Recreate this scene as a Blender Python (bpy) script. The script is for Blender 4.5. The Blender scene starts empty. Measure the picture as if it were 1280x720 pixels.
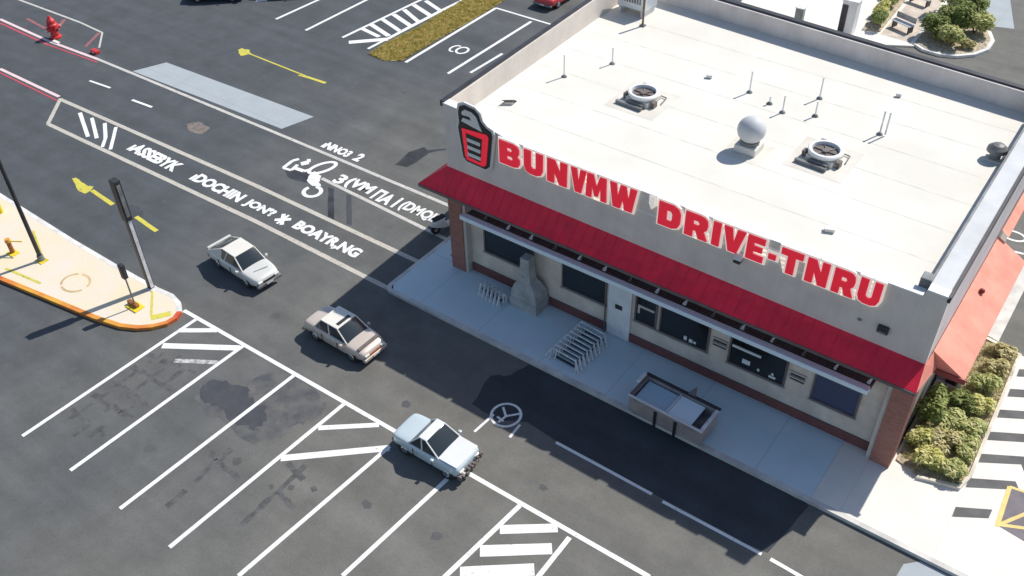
import bpy, bmesh, math, random
from mathutils import Vector, Matrix, Euler
R = math.radians
random.seed(7)
sc = bpy.context.scene
C = sc.collection

# ------------------------------------------------------------------ materials
def nodes(name):
    m = bpy.data.materials.new(name); m.use_nodes = True
    nt = m.node_tree; b = nt.nodes['Principled BSDF']
    return m, nt, b
def N(nt, t, **kw):
    n = nt.nodes.new(t)
    for k, v in kw.items():
        if hasattr(n, k): setattr(n, k, v)
        else: n.inputs[k.replace('_', ' ')].default_value = v
    return n
def coords(nt):
    g = N(nt, 'ShaderNodeNewGeometry'); return g.outputs['Position']
def mat(name, col, rough=.6, metal=0, var=.12, scale=1.5, fine=.06, fscale=30, bump=0, bscale=40, col2=None, spec=.5, coat=0, streak=0):
    """base colour varied by a large noise and a fine noise in world space"""
    m, nt, b = nodes(name); L = nt.links.new
    pos = coords(nt)
    n1 = N(nt, 'ShaderNodeTexNoise', Scale=scale, Detail=6, Roughness=.6); L(pos, n1.inputs['Vector'])
    n2 = N(nt, 'ShaderNodeTexNoise', Scale=fscale, Detail=3); L(pos, n2.inputs['Vector'])
    mx = N(nt, 'ShaderNodeMix', data_type='RGBA')
    c2 = col2 or tuple(c*(1-2*var) for c in col)
    c1 = col if col2 else tuple(min(1, c*(1+var)) for c in col)
    mx.inputs[6].default_value = (*c1, 1); mx.inputs[7].default_value = (*c2, 1)
    mr = N(nt, 'ShaderNodeMapRange'); mr.inputs[1].default_value = .35; mr.inputs[2].default_value = .65
    L(n1.outputs[0], mr.inputs[0]); L(mr.outputs[0], mx.inputs[0])
    hs = N(nt, 'ShaderNodeHueSaturation')
    mr2 = N(nt, 'ShaderNodeMapRange'); mr2.inputs[3].default_value = 1-fine*2; mr2.inputs[4].default_value = 1+fine*2
    L(n2.outputs[0], mr2.inputs[0]); L(mr2.outputs[0], hs.inputs['Value']); L(mx.outputs[2], hs.inputs['Color'])
    out = hs.outputs[0]
    if streak:      # rain streaks: noise stretched down the wall
        mp = N(nt, 'ShaderNodeMapping'); mp.inputs['Scale'].default_value = (2.2, 2.2, .3); L(pos, mp.inputs['Vector'])
        ns = N(nt, 'ShaderNodeTexNoise', Scale=1, Detail=6, Roughness=.7); L(mp.outputs[0], ns.inputs['Vector'])
        rs = N(nt, 'ShaderNodeMapRange'); rs.inputs[1].default_value = .4; rs.inputs[2].default_value = .72; rs.inputs[3].default_value = 1.03; rs.inputs[4].default_value = 1-streak; L(ns.outputs[0], rs.inputs[0])
        h2 = N(nt, 'ShaderNodeHueSaturation'); L(out, h2.inputs['Color']); L(rs.outputs[0], h2.inputs['Value']); out = h2.outputs[0]
    L(out, b.inputs['Base Color'])
    b.inputs['Roughness'].default_value = rough; b.inputs['Metallic'].default_value = metal
    b.inputs['Specular IOR Level'].default_value = spec
    b.inputs['Coat Weight'].default_value = coat
    if bump:
        n3 = N(nt, 'ShaderNodeTexNoise', Scale=bscale, Detail=4); L(pos, n3.inputs['Vector'])
        bp = N(nt, 'ShaderNodeBump', Strength=bump, Distance=.02); L(n3.outputs[0], bp.inputs['Height']); L(bp.outputs[0], b.inputs['Normal'])
    return m

def asphalt(name, ca, cb, worn=True):
    m, nt, b = nodes(name); L = nt.links.new; pos = coords(nt)
    big = N(nt, 'ShaderNodeTexNoise', Scale=.09, Detail=5, Roughness=.55); L(pos, big.inputs['Vector'])
    mid = N(nt, 'ShaderNodeTexNoise', Scale=.7, Detail=8, Roughness=.65); L(pos, mid.inputs['Vector'])
    gr = N(nt, 'ShaderNodeTexVoronoi', Scale=28); L(pos, gr.inputs['Vector'])
    fine = N(nt, 'ShaderNodeTexNoise', Scale=60, Detail=3); L(pos, fine.inputs['Vector'])
    # long faint wheel streaks along the lanes
    mp = N(nt, 'ShaderNodeMapping'); mp.inputs['Scale'].default_value = (.05, 1.1, 1); L(pos, mp.inputs['Vector'])
    st = N(nt, 'ShaderNodeTexNoise', Scale=1, Detail=4); L(mp.outputs[0], st.inputs['Vector'])
    mx = N(nt, 'ShaderNodeMix', data_type='RGBA'); mx.inputs[6].default_value = (*ca, 1); mx.inputs[7].default_value = (*cb, 1)
    mr = N(nt, 'ShaderNodeMapRange'); mr.inputs[1].default_value = .35; mr.inputs[2].default_value = .65
    # the lot was resurfaced in stages: older, paler and browner tarmac toward the parking bays in the south-east
    sp = N(nt, 'ShaderNodeSeparateXYZ'); L(pos, sp.inputs[0])
    gx = N(nt, 'ShaderNodeMapRange'); gx.inputs[1].default_value = -24; gx.inputs[2].default_value = 8; gx.inputs[3].default_value = -.25; gx.inputs[4].default_value = 1.1; gx.clamp = False; L(sp.outputs[0], gx.inputs[0])
    gm = N(nt, 'ShaderNodeMapRange'); gm.inputs[1].default_value = .3; gm.inputs[2].default_value = .7; gm.inputs[3].default_value = -.3; gm.inputs[4].default_value = .3; L(big.outputs[0], gm.inputs[0])
    ga = N(nt, 'ShaderNodeMath', operation='ADD', use_clamp=True); L(gx.outputs[0], ga.inputs[0]); L(gm.outputs[0], ga.inputs[1])
    L(ga.outputs[0], mx.inputs[0])
    def mul(sig, lo, hi, a=.3, z=.7):
        r = N(nt, 'ShaderNodeMapRange'); r.inputs[1].default_value = a; r.inputs[2].default_value = z
        r.inputs[3].default_value = lo; r.inputs[4].default_value = hi; L(sig, r.inputs[0]); return r.outputs[0]
    def prod(a, c):
        q = N(nt, 'ShaderNodeMath', operation='MULTIPLY'); L(a, q.inputs[0]); L(c, q.inputs[1]); return q.outputs[0]
    v = prod(prod(mul(mid.outputs[0], .84, 1.15), mul(fine.outputs[0], .82, 1.18)), prod(mul(st.outputs[0], .9, 1.1), mul(gr.outputs['Distance'], 1.12, .86, 0, .9)))
    hs = N(nt, 'ShaderNodeHueSaturation'); L(mx.outputs[2], hs.inputs['Color']); L(v, hs.inputs['Value'])
    L(hs.outputs[0], b.inputs['Base Color'])
    b.inputs['Roughness'].default_value = .88; b.inputs['Specular IOR Level'].default_value = .3
    bp = N(nt, 'ShaderNodeBump', Strength=.35, Distance=.01); L(fine.outputs[0], bp.inputs['Height']); L(bp.outputs[0], b.inputs['Normal'])
    return m

def paint(name, col, wear=.5, wscale=6, rough=.6):
    """road paint, worn through to the asphalt in small flakes"""
    m, nt, b = nodes(name); L = nt.links.new; pos = coords(nt)
    n = N(nt, 'ShaderNodeTexNoise', Scale=wscale, Detail=10, Roughness=.75); L(pos, n.inputs['Vector'])
    r = N(nt, 'ShaderNodeMapRange'); r.inputs[1].default_value = .62-.2*wear; r.inputs[2].default_value = .72-.1*wear
    L(n.outputs[0], r.inputs[0])
    n2 = N(nt, 'ShaderNodeTexNoise', Scale=1.3, Detail=4); L(pos, n2.inputs['Vector'])
    r2 = N(nt, 'ShaderNodeMapRange'); r2.inputs[3].default_value = .82; r2.inputs[4].default_value = 1.08; L(n2.outputs[0], r2.inputs[0])
    hs = N(nt, 'ShaderNodeHueSaturation'); hs.inputs['Color'].default_value = (*col, 1); L(r2.outputs[0], hs.inputs['Value'])
    mx = N(nt, 'ShaderNodeMix', data_type='RGBA'); L(r.outputs[0], mx.inputs[0]); L(hs.outputs[0], mx.inputs[6]); mx.inputs[7].default_value = (.11, .11, .115, 1)
    L(mx.outputs[2], b.inputs['Base Color']); b.inputs['Roughness'].default_value = rough
    return m

def slabs(name, col, joint, sx, sy, rough=.8, stain=.12):
    """poured concrete with saw-cut joints every sx, sy metres"""
    m, nt, b = nodes(name); L = nt.links.new; pos = coords(nt)
    sp = N(nt, 'ShaderNodeSeparateXYZ'); L(pos, sp.inputs[0])
    def j(o, s):
        d = N(nt, 'ShaderNodeMath', operation='DIVIDE'); L(o, d.inputs[0]); d.inputs[1].default_value = s
        a = N(nt, 'ShaderNodeMath', operation='PINGPONG'); L(d.outputs[0], a.inputs[0]); a.inputs[1].default_value = .5
        c = N(nt, 'ShaderNodeMath', operation='LESS_THAN'); L(a.outputs[0], c.inputs[0]); c.inputs[1].default_value = .012/s
        return c.outputs[0]
    mxm = N(nt, 'ShaderNodeMath', operation='MAXIMUM'); L(j(sp.outputs[0], sx), mxm.inputs[0]); L(j(sp.outputs[1], sy), mxm.inputs[1])
    n = N(nt, 'ShaderNodeTexNoise', Scale=.9, Detail=8, Roughness=.65); L(pos, n.inputs['Vector'])
    f = N(nt, 'ShaderNodeTexNoise', Scale=35, Detail=3); L(pos, f.inputs['Vector'])
    r = N(nt, 'ShaderNodeMapRange'); r.inputs[1].default_value = .3; r.inputs[2].default_value = .7; r.inputs[3].default_value = 1-stain; r.inputs[4].default_value = 1+stain*.5
    L(n.outputs[0], r.inputs[0])
    r2 = N(nt, 'ShaderNodeMapRange'); r2.inputs[3].default_value = .93; r2.inputs[4].default_value = 1.07; L(f.outputs[0], r2.inputs[0])
    q = N(nt, 'ShaderNodeMath', operation='MULTIPLY'); L(r.outputs[0], q.inputs[0]); L(r2.outputs[0], q.inputs[1])
    hs = N(nt, 'ShaderNodeHueSaturation'); hs.inputs['Color'].default_value = (*col, 1); L(q.outputs[0], hs.inputs['Value'])
    mx = N(nt, 'ShaderNodeMix', data_type='RGBA'); L(mxm.outputs[0], mx.inputs[0]); L(hs.outputs[0], mx.inputs[6]); mx.inputs[7].default_value = (*joint, 1)
    L(mx.outputs[2], b.inputs['Base Color']); b.inputs['Roughness'].default_value = rough
    return m

def bricks(name, c1, c2, mortar):
    m, nt, b = nodes(name); L = nt.links.new; pos = coords(nt)
    sp = N(nt, 'ShaderNodeSeparateXYZ'); L(pos, sp.inputs[0])
    ad = N(nt, 'ShaderNodeMath', operation='ADD'); L(sp.outputs[0], ad.inputs[0]); L(sp.outputs[1], ad.inputs[1])
    cb = N(nt, 'ShaderNodeCombineXYZ'); L(ad.outputs[0], cb.inputs[0]); L(sp.outputs[2], cb.inputs[1])
    t = N(nt, 'ShaderNodeTexBrick', Scale=1); t.inputs['Color1'].default_value = (*c1, 1); t.inputs['Color2'].default_value = (*c2, 1); t.inputs['Mortar'].default_value = (*mortar, 1)
    t.inputs['Brick Width'].default_value = .24; t.inputs['Row Height'].default_value = .08; t.inputs['Mortar Size'].default_value = .008
    L(cb.outputs[0], t.inputs['Vector']); L(t.outputs['Color'], b.inputs['Base Color']); b.inputs['Roughness'].default_value = .85
    return m

def leafmat(name, a, bcol, c):
    m, nt, b = nodes(name); L = nt.links.new; pos = coords(nt)
    n = N(nt, 'ShaderNodeTexNoise', Scale=3.2, Detail=5, Roughness=.7); L(pos, n.inputs['Vector'])
    rp = N(nt, 'ShaderNodeValToRGB'); e = rp.color_ramp.elements
    e[0].position = .36; e[0].color = (*a, 1); e[1].position = .66; e[1].color = (*c, 1)
    k = e.new(.5); k.color = (*bcol, 1)
    L(n.outputs[0], rp.inputs[0]); L(rp.outputs[0], b.inputs['Base Color']); b.inputs['Roughness'].default_value = .6
    b.inputs['Specular IOR Level'].default_value = .25
    tr = N(nt, 'ShaderNodeBsdfTranslucent'); L(rp.outputs[0], tr.inputs['Color']); ms = N(nt, 'ShaderNodeMixShader'); ms.inputs[0].default_value = .4
    L(b.outputs[0], ms.inputs[1]); L(tr.outputs[0], ms.inputs[2]); L(ms.outputs[0], nt.nodes['Material Output'].inputs['Surface'])
    return m

def glass(name, col, rough=.06):
    m, nt, b = nodes(name); b.inputs['Base Color'].default_value = (*col, 1); b.inputs['Roughness'].default_value = rough
    b.inputs['Specular IOR Level'].default_value = .8
    n = N(nt, 'ShaderNodeTexNoise', Scale=3); nt.links.new(coords(nt), n.inputs['Vector'])
    bp = N(nt, 'ShaderNodeBump', Strength=.05, Distance=.02); nt.links.new(n.outputs[0], bp.inputs['Height']); nt.links.new(bp.outputs[0], b.inputs['Normal'])
    return m

M = dict(
 asphalt=asphalt('asphalt', (.080, .088, .096), (.155, .152, .138)),
 asphaltdark=asphalt('darker_asphalt', (.062, .070, .076), (.056, .062, .068)),  # darker asphalt tone for the strip along the front kerb
 tar=mat('tar', (.03, .033, .042), .75, var=.3),  # near-black colour of the flat dark marks on the lanes
 wet=mat('dark_blotch', (.064, .068, .076), .8, var=.05, scale=1.6, col2=(.125, .122, .115)),
 white=paint('white_paint', (.82, .82, .80), .25),
 fadedp=paint('faded_paint', (.6, .6, .58), .95, 5),
 greyp=paint('grey_white_paint', (.56, .54, .50), .4),
 creamp=paint('cream_paint', (.52, .49, .42), .35),
 pinkp=paint('pale_pink_paint', (.78, .60, .60), .3),
 redp=paint('red_paint', (.55, .07, .10), .4),
 yellowp=paint('yellow_paint', (.62, .55, .08), .35),
 walk=slabs('sidewalk_concrete', (.60, .71, .74), (.42, .49, .51), 3.0, 3.1, stain=.06),
 plaza=slabs('bright_concrete', (.76, .72, .65), (.64, .60, .54), 3, 3, stain=.07),
 slab=slabs('grey_slab', (.36, .40, .42), (.27, .29, .3), 4, 4, stain=.08),
 kerb=mat('kerb_stone', (.62, .60, .56), .8, var=.1),
 island=mat('island_concrete', (.70, .62, .52), .85, scale=.5, col2=(.70, .61, .42), var=.1),
 islandw=mat('white_kerb', (.75, .74, .71), .7),
 orange=mat('orange_kerb_paint', (.72, .40, .05), .6, scale=.35, col2=(.55, .07, .03)),
 roof=mat('roof_membrane', (.73, .705, .64), .85, col2=(.67, .64, .57), scale=.35, fine=.02),
 roofpatch=mat('roof_membrane_patch', (.69, .66, .59), .85, col2=(.61, .57, .50), scale=1.2, fine=.02),
 parafront=mat('stucco_front', (.74, .66, .58), .9, var=.05, scale=.8, bump=.3, streak=.07),
 parawarm=mat('parapet_stucco_warm', (.66, .60, .54), .9, var=.05, scale=.8, streak=.05),
 pargrey=mat('parapet_grey', (.68, .62, .58), .9, var=.06, scale=.8, streak=.05),
 whitecap=mat('white_coping', (.80, .80, .79), .5, var=.04),
 dark=mat('dark_metal', (.035, .035, .04), .45, var=.2),
 greytrim=mat('grey_trim', (.2, .21, .21), .5, var=.2),
 red=mat('red_metal_roof', (.92, .018, .055), .55, var=.09, scale=.8, fine=.04, streak=.16),
 salmon=mat('sunlit_red_metal_roof', (.82, .30, .22), .8, var=.09, scale=.9, fine=.04, streak=.10),  # paler copy of the red, sunlight put into the colour
 signred=mat('sign_red', (.72, .02, .045), .35, var=.03),
 signwhite=mat('sign_white', (.78, .75, .70), .4, var=.03),
 signblack=mat('sign_black', (.02, .022, .022), .4, var=.03),
 beige=mat('beige_wall', (.72, .61, .51), .9, var=.07, scale=1.2, bump=.2, streak=.08),
 beigelight=mat('light_beige_wall', (.60, .53, .46), .9, var=.06, scale=1.2),
 brick=bricks('red_brick', (.42, .16, .11), (.32, .12, .085), (.22, .19, .17)),
 brickd=bricks('dark_brick', (.24, .07, .06), (.18, .055, .05), (.14, .11, .10)),
 frame=mat('window_frame', (.16, .13, .12), .5),
 glass=glass('dark_glass', (.012, .013, .014)),
 glassb=glass('blue_glass', (.06, .065, .12), .12),
 carglass=glass('car_glass', (.022, .032, .04), .12),
 alu=mat('aluminium', (.72, .76, .78), .35, metal=.3, var=.05),
 teal=mat('canopy_strip', (.72, .88, .92), .5, scale=6, col2=(.86, .90, .92)),
 steel=mat('galvanised_steel', (.72, .73, .74), .5, metal=.1, var=.12, scale=5),
 stone=mat('grey_stone', (.42, .41, .39), .85, var=.12, scale=3, bump=.3),
 paper=mat('white_plastic', (.75, .75, .74), .5, var=.03),
 doorw=mat('grey_white_door', (.80, .80, .79), .5, var=.05),
 sidecap=mat('grey_coping', (.56, .57, .58), .6, var=.06, scale=.8),
 tyre=mat('tyre_rubber', (.02, .02, .02), .8),
 yellow=mat('yellow_painted_metal', (.72, .55, .03), .5, var=.12),
 rust=mat('rusty_metal', (.35, .12, .04), .7, var=.3, scale=8),
 darkred=mat('dark_red_metal', (.25, .02, .02), .5),
 hred=mat('hydrant_red', (.62, .04, .04), .45, var=.12, scale=6),
 orangel=mat('orange_plastic', (.8, .30, .04), .4),
 clear=glass('pale_glass', (.72, .86, .90), .2),
 bluegl=glass('blue_grey_glass', (.40, .58, .66), .2), casebrown=mat('case_panel', (.36, .31, .29), .6),
 soil=mat('dry_mulch', (.50, .42, .30), .95, var=.25, scale=5, bump=.6),
 grassm=mat('grass_soil', (.44, .38, .13), .95, col2=(.54, .42, .18), scale=.8, bump=.6),
 blades=leafmat('grass_blades', (.28, .28, .06), (.54, .45, .14), (.70, .55, .24)),
 leafa=leafmat('yellow_green_leaves', (.48, .50, .14), (.72, .70, .28), (.86, .82, .48)),
 leafb=leafmat('mid_green_leaves', (.34, .40, .15), (.58, .60, .26), (.80, .76, .44)),
 leafc=leafmat('dark_green_leaves', (.15, .20, .05), (.28, .34, .11), (.48, .50, .20)),
 leafd=leafmat('dry_straw_leaves', (.44, .40, .18), (.66, .60, .32), (.84, .78, .50)),
 bark=mat('stem_bark', (.14, .10, .06), .9),
 wood=mat('weathered_wood', (.26, .17, .10), .8, var=.2, scale=6),
 purple=mat('mauve_wall', (.42, .32, .31), .9, var=.05),
 cpwhite=mat('car_paint_silver_white', (.66, .66, .62), .3, metal=.1, coat=.5, var=.02),
 cpcream=mat('car_paint_cream', (.74, .71, .63), .32, coat=.5, var=.02),
 darkblotch=mat('darker_blotch', (.044, .048, .058), .8, var=.1, scale=2, col2=(.062, .065, .073)), cpbeige=mat('car_paint_beige', (.60, .51, .44), .3, metal=.15, coat=.5, var=.02),
 cpblue=mat('car_paint_pale_blue', (.54, .63, .66), .3, metal=.1, coat=.5, var=.02),
 cpbluew=mat('car_paint_bleached_white', (.72, .73, .73), .35, coat=.4, var=.02),
 cpnavy=mat('car_paint_navy', (.01, .03, .05), .25, coat=.8, var=.02),
 cpred=mat('car_paint_red', (.6, .05, .06), .3, coat=.5, var=.02),
 chrome=mat('chrome', (.7, .7, .7), .25, metal=.9, var=.1),
 lamp=mat('headlight', (.8, .78, .7), .2),
)

for k, s in (('signred', .32), ('signwhite_bright', .34)):      # small emission added to brighten the sign red and letter edges
    if k not in M: M[k] = mat('brightened_white_edge', (.80, .76, .70), .4, var=.03)
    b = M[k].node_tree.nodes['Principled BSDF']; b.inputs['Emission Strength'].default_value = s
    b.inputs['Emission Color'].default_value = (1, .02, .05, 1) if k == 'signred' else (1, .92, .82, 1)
# ------------------------------------------------------------------ mesh helpers
def link(name, bm, m=None, parent=None, loc=None, rot=None, smooth=False):
    me = bpy.data.meshes.new(name); bmesh.ops.recalc_face_normals(bm, faces=bm.faces) if bm.faces else None
    bm.to_mesh(me); bm.free()
    if smooth:
        for p in me.polygons: p.use_smooth = True
    o = bpy.data.objects.new(name, me); C.objects.link(o)
    if m is not None:
        for q in (m if isinstance(m, (list, tuple)) else [m]): me.materials.append(M[q] if isinstance(q, str) else q)
    if parent: o.parent = parent
    if loc: o.location = loc
    if rot: o.rotation_euler = rot
    return o
def tag(o, label, cat, group=None):
    o['label'] = label; o['category'] = cat
    if group: o['group'] = group
    return o
def thing(name, label, cat, loc=(0, 0, 0), rz=0, group=None):
    o = bpy.data.objects.new(name, None); C.objects.link(o); o.location = loc; o.rotation_euler = (0, 0, rz); o.empty_display_size = .3
    return tag(o, label, cat, group)
def struct(o): o['kind'] = 'structure'; return o
def box(bm, x0, x1, y0, y1, z0, z1, mi=0, bev=0):
    v = [bm.verts.new(p) for p in ((x0,y0,z0),(x1,y0,z0),(x1,y1,z0),(x0,y1,z0),(x0,y0,z1),(x1,y0,z1),(x1,y1,z1),(x0,y1,z1))]
    fs = [bm.faces.new([v[i] for i in f]) for f in ((3,2,1,0),(4,5,6,7),(0,1,5,4),(1,2,6,5),(2,3,7,6),(3,0,4,7))]
    for f in fs: f.material_index = mi
    if bev:
        es = list({e for f in fs for e in f.edges})
        r = bmesh.ops.bevel(bm, geom=es, offset=bev, segments=2, affect='EDGES', profile=.5)
        for f in r['faces']: f.material_index = mi
def B(*a, **k):
    bm = bmesh.new(); box(bm, *a, **k); return bm
def prism(bm, pts, z0, z1, mi=0):
    lo = [bm.verts.new((x, y, z0)) for x, y in pts]; hi = [bm.verts.new((x, y, z1)) for x, y in pts]
    n = len(pts); fs = [bm.faces.new(hi), bm.faces.new(lo[::-1])]
    for i in range(n): fs.append(bm.faces.new((lo[i], lo[(i+1) % n], hi[(i+1) % n], hi[i])))
    for f in fs: f.material_index = mi
def poly3(bm, pts, mi=0):
    f = bm.faces.new([bm.verts.new(p) for p in pts]); f.material_index = mi
def cyl(bm, p0, p1, r0, r1=None, seg=12, mi=0, caps=True):
    p0, p1 = Vector(p0), Vector(p1); r1 = r0 if r1 is None else r1
    d = (p1-p0).normalized(); a = d.orthogonal().normalized(); b = d.cross(a)
    A = [bm.verts.new(p0+(a*math.cos(t)+b*math.sin(t))*r0) for t in [2*math.pi*i/seg for i in range(seg)]]
    Z = [bm.verts.new(p1+(a*math.cos(t)+b*math.sin(t))*r1) for t in [2*math.pi*i/seg for i in range(seg)]]
    fs = [bm.faces.new((A[i], A[(i+1) % seg], Z[(i+1) % seg], Z[i])) for i in range(seg)]
    if caps: fs += [bm.faces.new(A[::-1]), bm.faces.new(Z)]
    for f in fs: f.material_index = mi
def lathe(bm, c, prof, seg=24, mi=0):
    rings = [[bm.verts.new((c[0]+r*math.cos(2*math.pi*i/seg), c[1]+r*math.sin(2*math.pi*i/seg), c[2]+z)) for i in range(seg)] for r, z in prof]
    for a, b in zip(rings, rings[1:]):
        for i in range(seg): bm.faces.new((a[i], a[(i+1) % seg], b[(i+1) % seg], b[i])).material_index = mi
    bm.faces.new(rings[-1]).material_index = mi; bm.faces.new(rings[0][::-1]).material_index = mi
def strip(bm, a, b, w, z, jag=0):
    a, b = Vector((*a, z)), Vector((*b, z)); d = (b-a).normalized(); s = Vector((-d.y, d.x, 0))*w/2
    n = max(1, int((b-a).length/.5)) if jag else 1
    L_, R_ = [], []
    for i in range(n+1):
        p = a.lerp(b, i/n); j = random.uniform(-jag, jag); k = random.uniform(-jag, jag)
        L_.append(bm.verts.new(p+s*(1+j))); R_.append(bm.verts.new(p-s*(1+k)))
    for i in range(n): bm.faces.new((L_[i], R_[i], R_[i+1], L_[i+1]))
def flat(name, pts, z, m, parent=None):
    bm = bmesh.new(); poly3(bm, [(x, y, z) for x, y in pts]); bmesh.ops.triangulate(bm, faces=bm.faces)
    return link(name, bm, m, parent)
def wobble(pts, amp, sub=4, seed=1):
    rnd = random.Random(seed); out = []
    for i in range(len(pts)):
        a, b = pts[i], pts[(i+1) % len(pts)]
        for k in range(sub):
            t = k/sub; out.append((a[0]+(b[0]-a[0])*t+rnd.uniform(-amp, amp), a[1]+(b[1]-a[1])*t+rnd.uniform(-amp, amp)))
    return out
def textmesh(s, x0, x1, h, offset=0., extrude=0., res=3):
    """one glyph run from the built-in font, scaled to span x0..x1 and height h; lies in XY"""
    cu = bpy.data.curves.new('glyph', 'FONT'); cu.body = s; cu.size = 1; cu.offset = offset; cu.extrude = extrude; cu.resolution_u = res
    o = bpy.data.objects.new('glyph', cu); C.objects.link(o)
    dg = bpy.context.evaluated_depsgraph_get(); dg.update()
    me = bpy.data.meshes.new_from_object(o.evaluated_get(dg)); bpy.data.objects.remove(o)
    xs = [v.co.x for v in me.vertices]; ys = [v.co.y for v in me.vertices]
    sx = (x1-x0)/(max(xs)-min(xs)); sy = h/(max(ys)-min(ys)); mx, my = min(xs), min(ys)
    for v in me.vertices: v.co.x = x0+(v.co.x-mx)*sx; v.co.y = (v.co.y-my)*sy
    me.materials.clear()
    for p in me.polygons: p.material_index = 0
    return me
def meshobj(name, me, m, parent=None, loc=(0, 0, 0), rot=(0, 0, 0)):
    me.name = name; me.materials.append(M[m]); o = bpy.data.objects.new(name, me); C.objects.link(o); o.location = loc; o.rotation_euler = rot
    if parent: o.parent = parent
    return o
def copy_tree(o, parent=None):
    c = o.copy(); C.objects.link(c)
    if parent: c.parent = parent
    for ch in o.children: copy_tree(ch, c)
    return c
L_TAB = {
 'white_parking':[ ((-7.87, -8.78),(14.15, -8.5),0.17),((-7.01, -8.78),(-7.17, -16.64),0.16),((-4.2, -8.72),(-4.35, -16.56),0.16),((-1.34, -8.71),(-1.55, -16.55),0.16),((1.28, -8.74),(1.05, -16.55),0.16),((4.03, -9.28),(3.68, -15.96),0.16),((6.62, -9.17),(6.34, -14.05),0.16),((9.29, -8.66),(8.97, -12.24),0.17),((11.33, -8.74),(11.34, -10.55),0.17),((-7.07, -9.71),(-5.76, -8.78),0.24),((-6.87, -10.66),(-4.24, -8.97),0.3),((1.34, -10.13),(3.04, -8.74),0.22),((1.27, -11.9),(4.08, -9.33),0.28),((9.32, -9.81),(10.81, -8.66),0.34),((9.29, -10.83),(11.11, -9.42),0.42),((9.27, -11.82),(11.09, -10.37),0.44) ],
 'faded':[ ((-5.78, -10.93),(-4.31, -10.01),0.22) ],
 'white_far':[ ((-25.73, 12.98),(-25.59, 16.94),0.2),((-22.94, 12.89),(-22.91, 18.88),0.2),((-14.87, 13.17),(-15.01, 22.21),0.2),((-15.01, 22.21),(-9.98, 22.18),0.16),((-11.91, 13.5),(-11.94, 21.83),0.2),((-10.9, 14.31),(-10.81, 17.28),0.18),((-20.3, 13.46),(-19.89, 20.75),0.2),((-19.51, 13.2),(-17.8, 14.88),0.42),((-17.93, 13.22),(-17.85, 16.05),0.2),((-17.85, 16.05),(-17.72, 19.95),0.24),((-17.72, 19.95),(-17.54, 22.48),0.24),((-17.8, 14.88),(-17.64, 19.86),0.14),((-20.12, 15.07),(-18.48, 14.82),0.3),((-20.18, 15.86),(-18.06, 15.24),0.34),((-20.02, 16.81),(-17.93, 16.14),0.3),((-19.91, 17.75),(-17.8, 17.05),0.34),((-19.83, 18.68),(-17.76, 17.77),0.3),((-19.8, 19.6),(-17.61, 18.86),0.34),((-19.55, 20.52),(-17.8, 19.89),0.3),((-28.97, 14.21),(-28.44, 14.72),0.3) ],
 'grey':[ ((-30.72, 3.03),(-27.22, 3.09),0.2),((-27.22, 3.09),(-13.3, 3.27),0.2),((-13.3, 3.27),(-2.65, 3.35),0.2),((-42.72, 5.31),(-35.96, 5.52),0.16),((-35.96, 5.52),(-33.43, 5.41),0.14),((-33.43, 5.41),(-31.76, 3.99),0.12),((-10.18, 1.55),(-1.41, 1.22),0.2) ],
 'cream':[ ((-28.1, -1.17),(-12.39, -0.75),0.24),((-12.39, -0.75),(-1.41, -0.72),0.24),((-26.22, -3.16),(-10.13, -2.78),0.24),((-10.13, -2.78),(-1.62, -2.83),0.24),((-28.14, -1.09),(-26.22, -3.16),0.22) ],
 'pink':[ ((-40.79, 2.85),(-35.31, 2.78),0.2),((-35.31, 2.78),(-30.55, 3.03),0.2),((-34.36, -1.05),(-28.38, -1.03),0.2) ],
 'red':[ ((-40.23, 2.51),(-34.81, 2.45),0.14),((-34.81, 2.45),(-30.19, 2.77),0.1),((-33.89, -1.33),(-28.05, -1.36),0.1) ],
 'dash':[ ((8.73, -5.71),(12.63, -5.71),0.12),((13.06, -5.77),(16.61, -5.74),0.12),((16.91, -5.74),(18.04, -5.78),0.14),((-28.58, 1.1),(-26.83, 1.26),0.14),((-24.62, 1.1),(-23.01, 1.22),0.16),((6.07, -7.0),(6.13, -5.93),0.1),((7.21, -5.78),(7.26, -6.48),0.1) ],
 'yellow':[ ((-18.72, -5.64),(-16.83, -5.8),0.22),((-15.09, -5.77),(-13.34, -5.93),0.22),((-23.86, 8.7),(-18.49, 8.62),0.11),((-18.46, 8.58),(-16.98, 8.66),0.2),((-18.98, 8.46),(-18.12, 8.57),0.12) ],
 'hatch':[ ((-25.82, -1.44),(-23.25, -2.71),0.2),((-24.74, -1.43),(-22.72, -2.54),0.2),((-24.74, -1.53),(-24.67, -1.38),0.2),((-23.71, -1.34),(-22.33, -2.28),0.2),((-22.33, -2.28),(-21.72, -2.91),0.18),((-22.85, -1.25),(-21.17, -2.81),0.18) ],
 'sym':[ ((-12.45, 1.11),(-11.95, 1.19),0.16),((-12.45, 1.11),(-12.54, 1.85),0.2),((-12.54, 1.85),(-12.38, 2.14),0.2),((-11.95, 1.19),(-12.06, 1.73),0.18),((-11.98, 1.43),(-11.37, 1.5),0.24),((-11.37, 1.5),(-11.21, 1.79),0.2),((-11.98, 1.88),(-11.76, 2.21),0.34),((-11.76, 2.21),(-11.97, 2.42),0.2) ],
}
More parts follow.
